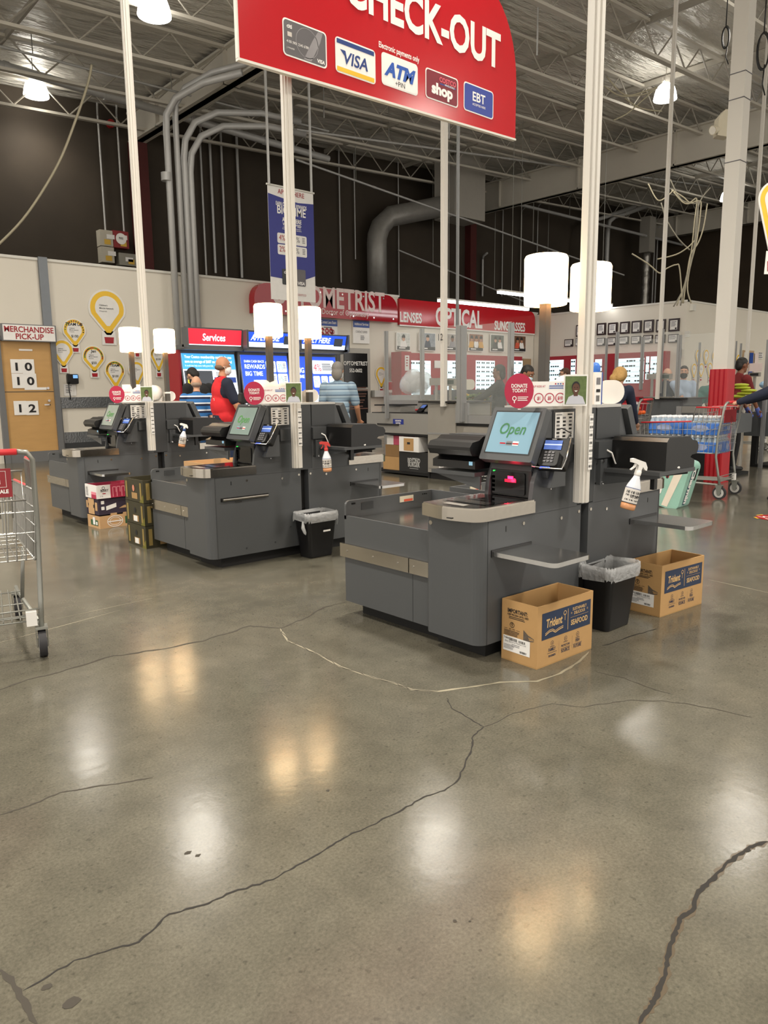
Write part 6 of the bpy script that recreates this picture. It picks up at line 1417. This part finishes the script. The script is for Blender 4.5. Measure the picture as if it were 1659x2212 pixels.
    if mask:
        me=fuse([('e',Hd(.030,0,.026),V((.034,.036,.033))*k,Rh),('e',Hd(.05,0,.042),V((.016,.014,.014))*k,Rh)],mask,voxel*.6,2);bm_=bmesh.new();bm_.from_mesh(me);inv=Rh.inverted()
        bmesh.ops.delete(bm_,geom=[f for f in bm_.faces if (inv@(f.calc_center_median()-nk)).x<.012*k],context='FACES');bm_.to_mesh(me);bm_.free()
        o=bpy.data.objects.new('face_mask',me);C.objects.link(o);o.parent=e
        b=M()
        for s in (1,-1):
            for z in (.05,.018):b.tube([Hd(.03,s*.036,z-.002),Hd(.0,s*.045,.055)],.0014*k,mask,5)
        b.build('mask_straps',e)
    if gloves:child('gloves',[('c',hands[i]-(hands[i]-el[i]).normalized()*.01*k,hands[i]+(hands[i]-el[i]).normalized()*.07*k,.02*k,.021*k) for i in range(2)],gloves,voxel*.7)
    return e
hb=mat('hair_black','17130f',.6,noise=.2,scale=60);hbr_=mat('hair_brown','4a3020',.6,noise=.2,scale=60);hg=mat('hair_grey','77736e',.6,noise=.2,scale=60);hbl=mat('hair_blonde','b08a4e',.6,noise=.35,scale=50,bump=.5)
navt=cloth('cloth_navy','1d2438');jean=cloth('cloth_jeans','253350');blk=cloth('cloth_black','1c1c1e');red_=cloth('cloth_vest_red','c8232c')
def at(px,py,d,off=(0,0)):
    p=AT(px,py,d);return p.x+off[0],p.y+off[1]
VR=math.degrees(math.atan2(Rv.y,Rv.x))   # heading that faces the right of the view
VF=48.35
x,y=at(478,777,11.1);pv=person(x,y,VR+30,'man in a red vest over navy tee, white mask, standing by the services stands',skinA,navt,jean,'fringe',mat('hair_shaved','6b5a4a',.7),maskw,red_,belly=.03,hy=-6,lh=(.10,.16,.50),rh=(.13,-.15,.49),h=2.14)
b=M((V((0,0,0)),V((0,-1,0)),Zv));
b=M();b.fr=(V((-.165,.0,1.36)),-Yv,Zv);b.text('Costco',0,.12,.055,wht,'c',.9,.02,0);b.ring(0,.0,.07,.025,wht,0,18,.09);b.lines_(-.08,.08,-.16,-.12,2,wht,0);b.build('vest_print',pv)
x,y=at(437,784,12.6);person(x,y,VR+140,'man in a black tee and black mask looking down at the lit stands',skinB,blk,blk,'short',hb,maskb,lean=14,hp=32,lh=(.22,.06,.56),rh=(.25,-.02,.55),h=2.1)
x,y=at(423,826,11.9);person(x,y,VF+10,'bald man in a blue and white striped polo with his back to us',skinB,stripes('striped_polo','2f6fb0','131c3c','dfe6ee',9.),navt,'fringe',mat('hair_shaved_grey','9a8676',.7),None,lean=6,h=1.88,belly=.02)
x,y=at(729,783,11.8);person(x,y,VF-8,'grey-haired man in a pale striped tee seen from behind at the middle kiosk',skinA,stripes('striped_tee','7f97aa','98abb8','55697e',11.),navt,'long',hg,maskw,lh=(.12,.10,.56),rh=(.14,-.14,.55),h=2.06,belly=.01)
cardw=cloth('cloth_white','c9ccd0')
x,y=at(1124,785,11.9);person(x,y,VF+180+28,'dark-haired masked cashier in a pale shirt behind the donate sign',mat('skin_deep','8d5f44',.55,sss=.05),cardw,blk,'short',hb,maskm,lean=8,hp=18,hy=20,lh=(.2,.08,.55),rh=(.2,-.08,.55),h=2.0)
x,y=at(1079,788,14.6);person(x,y,VR+165,'shopper in a dark hooded jacket reaching left over the counter',skinC,cloth('cloth_dark_grey','2b2b2c'),blk,'long',hb,None,None,'long',lh=(.30,.02,.60),rh=(.32,-.04,.62),h=2.08)
x,y=at(1221,790,16.8);person(x,y,VR+178,'woman with glasses, tied-up brown hair and a blue mask at the eyeglasses display',skinB,cloth('cloth_grey','77807e'),blk,'long',hbr_,maskm,glasses=True,h=2.06)
x,y=at(1312,799,11.4);person(x,y,VF-40,'curly blonde woman in navy leaning over the far side of the kiosk',skinB,navt,blk,'curly',hbl,None,None,'long',lean=34,lh=(.35,.1,.5),rh=(.35,-.1,.5),h=2.06)
x,y=at(1440,783,17.4);person(x,y,VR+20,'bald man with a white mask facing right behind the register screen',skinB,navt,blk,'fringe',mat('hair_shaved','6b5a4a',.7),maskw,hp=8,h=2.06,lh=(.2,.08,.52),rh=(.2,-.06,.52))
x,y=at(1478,783,15.9);person(x,y,VF+180+8,'man in a pale blue short-sleeved shirt and dark mask at the register',skinB,cloth('cloth_pale_blue','a9bad0'),blk,'short',hb,maskb,hy=-30,lh=(.13,.10,.50),rh=(.17,.02,.52),h=2.06,belly=.01)
x,y=at(1492,806,17.);person(x,y,VR+8,'person in a teal tee bending forward with an arm reaching down',skinB,cloth('cloth_teal','2f6a62'),blk,'short',hbr_,maskm,lean=48,hp=10,lh=(.36,.1,.36),rh=(.36,-.12,.38),h=2.16)
x,y=at(1590,773,14.1);person(x,y,VR+10,'person in a dark red tee and blue gloves behind the red column guard',skinC,cloth('cloth_dark_red','6d1a1c'),blk,'short',hb,None,lean=8,lh=(.2,.06,.52),rh=(.22,-.06,.50),h=2.16,gloves=mat('glove_blue','4f5fa8',.4))
# person pushing the water cart, only arms and a shoe in view
wp=wc.location;ha=wc.rotation_euler.z
T=Matrix.Translation(wp)@Matrix.Rotation(ha,4,'Z');p=T@V((-.78,-.06,0))
person(p.x,p.y,math.degrees(ha),'person in dark sleeves pushing the water cart from outside the right edge',skinB,navt,blk,'short',hb,None,None,'long',lean=6,lh=(.355,.10,.675),rh=(.355,-.06,.675),h=2.0,voxel=.014)
# ================================================================ PIPES, CABLES AND ROOF CLUTTER
def P2(px,py,y):return PY(px,py,y)
# sprinkler mains and thin conduits running with the joists
def run(name,pa,pb,y,r,lab,cat='pipe',m=None,grp=None):
    a=P2(*pa,y);c=P2(*pb,y);d=(c-a);a2=a-d*.6 if pa[0]<5 else a;c2=c+d*.25
    mm=M().cyl(a2-a,c2-a,r,m or zincp,10)
    for k in range(1,6):
        q=(a2+(c2-a2)*(k/6))-a;mm.cyl(q-(d.normalized()*.07),q+(d.normalized()*.07),r*1.18,m or zincp,10)
    e=tag(mm.build(name,None,loc=a),lab,cat,grp)
    for k in range(1,8,2):
        q=(a2+(c2-a2)*(k/8));M().cyl(q-a,(q.x-a.x,q.y-a.y,zc(q.x)-a.z-.05),.012,zinct,5).build('hanger_rod',e)
    return e
run('sprinkler_main',(0,140),(600,312),21.6,.11,'thick white sprinkler main crossing the upper left under the roof')
run('sprinkler_main',(1112,150),(1523,308),15.5,.11,'thick white sprinkler main at the upper right, left of the white column')
run('thin_conduit',(0,100),(600,255),20.,.03,'thin conduit just above the left sprinkler main','conduit')
run('thin_conduit',(640,345),(1250,560),20.5,.035,'thin conduit sloping behind the numbered post','conduit')
run('thin_conduit',(640,280),(1480,395),18.5,.035,'thin conduit crossing behind the red sign edge','conduit')
run('thin_conduit',(1112,210),(1400,310),16.5,.035,'thin conduit below the right sprinkler main','conduit')
run('sprinkler_branch',(1115,440),(1640,570),22.5,.07,'white sprinkler branch under the far girder')
run('sprinkler_branch',(860,540),(1250,700),23.,.03,'thin pipe low on the dark back wall')
# angled braces and vertical drops on the dark wall
def drop(px,pt,pb,y,r,lab,grp='thin vertical conduits on the dark back wall',px2=None,m=None):
    a=P2(px,pt,y);c=P2(px2 or px,pb,y);a=V((c.x,y,a.z))
    b=M().cyl((0,0,0),(0,0,a.z-c.z),r,m or zincp,7);b.tube([(0,0,a.z-c.z),(-.03,-.08,a.z-c.z+.15),(-.15,-.4,a.z-c.z+.22)],r,m or zincp,6)
    tag(b.build('wall_conduit',None,loc=c),lab,'conduit',grp)
for i,(px,pt,pb,r,px2,lab) in enumerate(((211,250,500,.03,228,'thin conduit above the electrical boxes'),(254,255,500,.03,268,'thin conduit beside the red wall pilaster'),(437,295,594,.035,446,'thin wall conduit just right of the four thick conduits'),(455,225,590,.045,466,'pair-like wall conduit under the curved pipes'),(476,215,597,.04,490,'long straight wall conduit left of the hanging banner'),(511,210,600,.05,523,'thick long wall conduit left of the hanging banner'),(733,275,610,.03,737,'wall conduit right of the hanging banner'),(755,280,560,.025,768,'wall conduit halfway to the silver duct'),(860,330,640,.025,862,'wall conduit just right of the silver duct'),(1012,470,640,.025,1012,'wall conduit right of the numbered post'),(1040,560,640,.05,1042,'short grey riser above the optical sign'),(1086,440,640,.025,1084,'wall conduit left of the nearest drum lamp'),(1125,460,620,.025,1124,'wall conduit behind the nearest drum lamp'),(1160,450,560,.025,1160,'wall conduit above the nearest drum lamp'))):
    drop(px,pt,pb,YD-.12,r,lab,px2=px2)
for px,pt,pb,r,lab in ((1258,480,650,.1,'thick conduit bent at the top just left of the nearest white post'),(1307,470,660,.12,'thick conduit bent at the top just right of the nearest white post')):
    a=P2(px,pt,23.2);c=P2(px,pb,23.2);h_=a.z-c.z
    tag(M().tube([(0,0,-c.z),(0,0,h_-.6),(.1,-.02,h_-.15),(.5,-.1,h_+.15),(1.2,-.2,h_+.35),(4,-.5,h_+1.3)],r,zincp,10).build('conduit',None,loc=c),lab,'conduit')
for i,(px,pt,pb,px2) in enumerate(((1412,500,655,1408),(1421,490,655,1414),(1478,560,655,1474),(1520,585,660,1512),(1545,590,670,1540),(1393,520,655,1389))):
    drop(px,pt,pb,26 if 0 else 23.4,.04,'thin riser behind the certificate wall, %s from the left'%ordn[i],'risers behind the certificate wall',px2)
# silver duct with an elbow, dropping down the dark wall
dm=mat('duct_wrap','8f8d88',.4,.3,noise=.2,scale=5,bump=.5)
yq=YD-.7;a=P2(815,620,yq);b0=P2(815,505,yq);b1=P2(840,475,yq);b2=P2(975,442,yq-1.2)
tag(M().tube([(0,0,-.6),(0,0,b0.z-a.z-.4),(.03,0,b0.z-a.z-.1),(.2,-.02,b0.z-a.z+.3),((b1-a).x,-.1,(b1-a).z+.12),((b2-a).x,-1.2,(b2-a).z)],.40,dm,18).build('air_duct',None,loc=a),'fat grey wrapped air duct with an elbow on the dark back wall','air duct')
q=P2(990,400,yq-1.2);b=M().box(-.9,.9,-.6,.6,-1.2,1.1,mat('duct_box','a39f96',.5));b.box(-.7,.7,-.5,.5,1.1,2.4,MC['duct_box']);tag(b.build('duct_box',None,loc=(q.x+.1,q.y,q.z-.2)),'pale square duct box under the far girder','air duct')
yq2=22.6;a=P2(1392,650,yq2);fo=mat('foil_duct','a5a29b',.3,.7,noise=.35,scale=9,bump=.8)
b=M();top=P2(1392,545,yq2)
rad=[.22+.02*math.sin(i*2.1) for i in range(18)]
b.tube([(0,0,-.6+i*(top.z-a.z+.6)/17) for i in range(18)],rad,fo,12);b.box(-.3,.32,-.3,.3,top.z-a.z,top.z-a.z+1.9,MC['duct_box'])
tag(b.build('foil_duct',None,loc=a),'crinkled foil duct rising behind the certificate wall','air duct')
# dangling cables
cabm=mat('cable_cream','b3ab92',.5);cabd=mat('cable_grey','8f8a7c',.5)
def cable(pts,d,r,lab,m=None,grp=None,name='cable'):
    W_=[AT(px,py,d+dd) for px,py,dd in [(p if len(p)==3 else (*p,0)) for p in pts]]
    # smooth
    Q=[]
    n=len(W_)
    for i in range(n-1):
        p0,p1,p2,p3=W_[max(i-1,0)],W_[i],W_[i+1],W_[min(i+2,n-1)]
        for k in range(5):
            t=k/5;Q.append(.5*((2*p1)+(p2-p0)*t+(2*p0-5*p1+4*p2-p3)*t*t+(3*p1-p0-3*p2+p3)*t**3))
    Q.append(W_[-1]);c=Q[0].copy();tag(M().tube([q-c for q in Q],r,m or cabm,6).build(name,None,loc=c),lab,'cable',grp)
cable([(198,140),(190,180),(165,255),(125,355),(60,460),(0,525),(-40,555)],17,.028,'loose white cable drooping from the roof at the upper left')
for i,pts in enumerate([[(1448,388),(1470,430),(1500,440),(1508,436),(1505,500),(1495,560),(1478,620),(1455,662)],[(1450,410),(1475,425),(1490,437),(1505,430),(1500,480),(1493,545),(1480,610),(1462,660)],[(1455,415),(1480,440),(1510,434),(1514,450),(1505,520),(1490,580),(1485,625),(1493,655)],[(1535,405),(1515,430),(1506,460),(1498,540),(1482,600),(1470,660)],[(1528,440),(1520,490),(1508,525),(1492,550),(1483,600),(1476,655)],[(1400,397),(1420,432),(1440,425),(1455,410)],[(1428,438),(1440,475),(1465,515),(1490,540)],[(1365,548),(1400,570),(1425,590),(1440,580),(1460,572),(1468,580),(1474,655)],[(1420,560),(1460,550),(1485,535),(1500,520)]]):
    cable(pts,24.,.022,'loose cable in the tangle hanging over the certificate wall',cabm if i%3 else cabd,'tangle of loose cables over the certificate wall')
for i,pts in enumerate([[(1310,165),(1350,205),(1400,195),(1418,188)],[(1305,185),(1340,207),(1390,204),(1420,190)],[(1420,188),(1390,215),(1355,245),(1325,260)],[(1350,212),(1375,230),(1405,238),(1430,240)]]):
    cable(pts,20.,.018,'thin loose cable around the right high-bay light',cabm,'loose cables by the right high-bay light')
def coil(px,py,d,r,lab,hang):
    p=AT(px,py,d);b=M()
    for k in range(4):b.tube([(.35*r*math.cos(t)*Rv.x+.01*k,.35*r*math.cos(t)*Rv.y,r*math.sin(t)+.01*k) for t in [2*PI*i/18 for i in range(18)]],.014,black,6,True)
    b.tube([(0,0,r),(.0,0,r+hang)],.012,black,5);b.tube([(.1,0,-r*.6),(.06,0,-r*1.7),(.2,0,-r*2.2)],.012,black,5)
    tag(b.build('cable_coil',None,loc=p),lab,'cable coil')
coil(1567,82,15,.2,'coil of black cable hanging left of the white column',1.2);coil(1648,112,13,.3,'larger coil of black cable right of the white column',.8)
# emergency light on the column
p=AT(1558,268,12.4);e=empty('emergency_light',(p.x,p.y,p.z),'beige emergency light fixed to the white column','emergency light')
bg_=mat('beige_plastic','d2cab4',.4);T=Matrix.Rotation(math.radians(VR),4,'Z')
b=M();b.prism([(-.09,-.2),(.1,-.23),(.1,.2),(.02,.2),(-.08,.08)],-.09,.09,bg_,lambda a,c,y3:(a,y3,c),T);b.build('housing',e)
b=M();b.cyl(T@V((-.09,-.05,-.1)),T@V((-.18,-.1,-.13)),.06,bg_,14,.075);b.cyl(T@V((-.18,-.1,-.13)),T@V((-.185,-.103,-.132)),.062,chrome,14);b.build('lamp_head',e)
for i,pp in enumerate(((1540,222),(1535,355),(1547,165))):
    zz=PX(pp[0]+20,pp[1],12.48).z;b=M();s=.122;b.tube([(-s,-s,0),(s,-s,0),(s,s,0),(-s,s,0)],.008,inkg,5,True);tag(b.build('strap',None,loc=(12.6,5.62,zz)),'%s dark strap wound around the white column'%(('second','lowest','uppermost')[i]),'strap')
# small light boxes
for px,py,x_,lab in ((1491,665,None,'small white smoke detector box at the office wall corner'),):
    p=PY(px+2,py,y2);M().box(p.x-.12,p.x+.12,y2-.12,y2,p.z-.1,p.z+.1,white).thing('detector_box',lab,'detector')
p=PX(1487,722,XC);M().box(XC-.12,XC,p.y-.08,p.y+.08,p.z-.1,p.z+.1,white).thing('wall_camera','small white camera right of the certificates','camera')
# vertical drops from the roof to the joists (sprinkler heads)
for i,(px,py,d,l_) in enumerate(((700,255,22,.5),(635,330,22,.6),(970,300,21,.5),(1160,120,17,1.))):
    p=AT(px,py,d);M().cyl((p.x,p.y,p.z),(p.x,p.y,zc(p.x)-.1),.02,zincp,6).thing('hanging_rod','thin rod hanging from the roof, %s from the left'%ordn[i],'rod','thin rods under the roof')
# ================================================================ CAMERA, LIGHT, SCALE
hbm=mat('highbay_lens','fffaf0',.4,emit=9.);hbr=mat('highbay_reflector','cfcac0',.4)
def highbay(x,y,z,lab=None,en=330,rs=.42):
    e=empty('high_bay_light',(x,y,z),lab or 'round high-bay light hanging under the roof, outside the picture','ceiling light','high-bay lights')
    mm=M();mm.cyl((0,0,.42),(0,0,.62),.11,hbr,14);mm.cyl((0,0,.62),(0,0,zc(x)-z),.012,hbr,6);mm.cyl((-.16,0,.5),(.16,0,.5),.03,hbr,8);mm.build('housing',e)
    mm=M();mm.lathe([(.33,0),(.335,.02),(.30,.2),(.25,.34),(.16,.42)],hbm,n=24);mm.build('lamp_lens',e)
    l=bpy.data.lights.new('high_bay_lamp','SPOT');l.energy=en;l.color=(1,.93,.82);l.shadow_soft_size=rs;l.spot_size=math.radians(165);l.spot_blend=1.
    lo=bpy.data.objects.new('high_bay_lamp',l);C.objects.link(lo);lo.location=(x,y,z-.08);CR.append(lo)
    return e
h=AT(333,24,14.9);highbay(h.x,h.y,h.z-.1,'high-bay light at the top left, biggest of the glowing roof lights')
h=AT(78,200,20.6);highbay(h.x,h.y,h.z-.1,'high-bay light near the dark left wall')
h=AT(1437,208,22.0);highbay(h.x,h.y,h.z-.1,'high-bay light over the registers, right of the red sign')
h=AT(1572,433,34);highbay(h.x,h.y,h.z,'far small high-bay light beside the white column')
def fromrefl(px,py,z):
    p=PZ(px,py,0);k=1+z/1.6;return p.x*k,p.y*k
for (px,py) in ((945,1830),(1600,1800)):
    x,y=fromrefl(px,py,9.3);highbay(x,y,9.3)
for x,y in ((-1,6.5),(-1,14),(-1,-2),(6.5,-1.5),(15,-4),(22,-3),(30,3),(38,6),(5.2,5.2),(-7,10)):highbay(x,y,8.9,None,1350)
w=bpy.data.worlds.new('World');bpy.context.scene.world=w;w.use_nodes=True
w.node_tree.nodes['Background'].inputs[0].default_value=(1,.93,.84,1);w.node_tree.nodes['Background'].inputs[1].default_value=1.25
cd=bpy.data.cameras.new('camera');cam=bpy.data.objects.new('camera',cd);C.objects.link(cam);CR.append(cam)
cd.sensor_fit='HORIZONTAL';cd.sensor_width=36;cd.lens=36*FPX/1659;cd.clip_end=200;cd.clip_start=.05
cd.shift_x=0;cd.shift_y=0
R3=Matrix((Rv,Uv,-Fv)).transposed();cam.matrix_world=Matrix.Translation(O)@R3.to_4x4()
bpy.context.scene.camera=cam
for o in CR:
    o.location=o.location*SC
    if o.type!='CAMERA':o.scale=o.scale*SC if o.type!='LIGHT' else o.scale
    if o.type=='LIGHT':o.data.shadow_soft_size*=1
vs=bpy.context.scene.view_settings;vs.view_transform='Standard';vs.look='None';vs.gamma=1;vs.exposure=.4;vs.use_curve_mapping=False
bpy.context.scene.cycles.max_bounces=6;bpy.context.scene.cycles.use_adaptive_sampling=True;bpy.context.scene.cycles.adaptive_threshold=.05;bpy.context.scene.cycles.sample_clamp_indirect=6.
bpy.context.scene.cycles.use_denoising=True
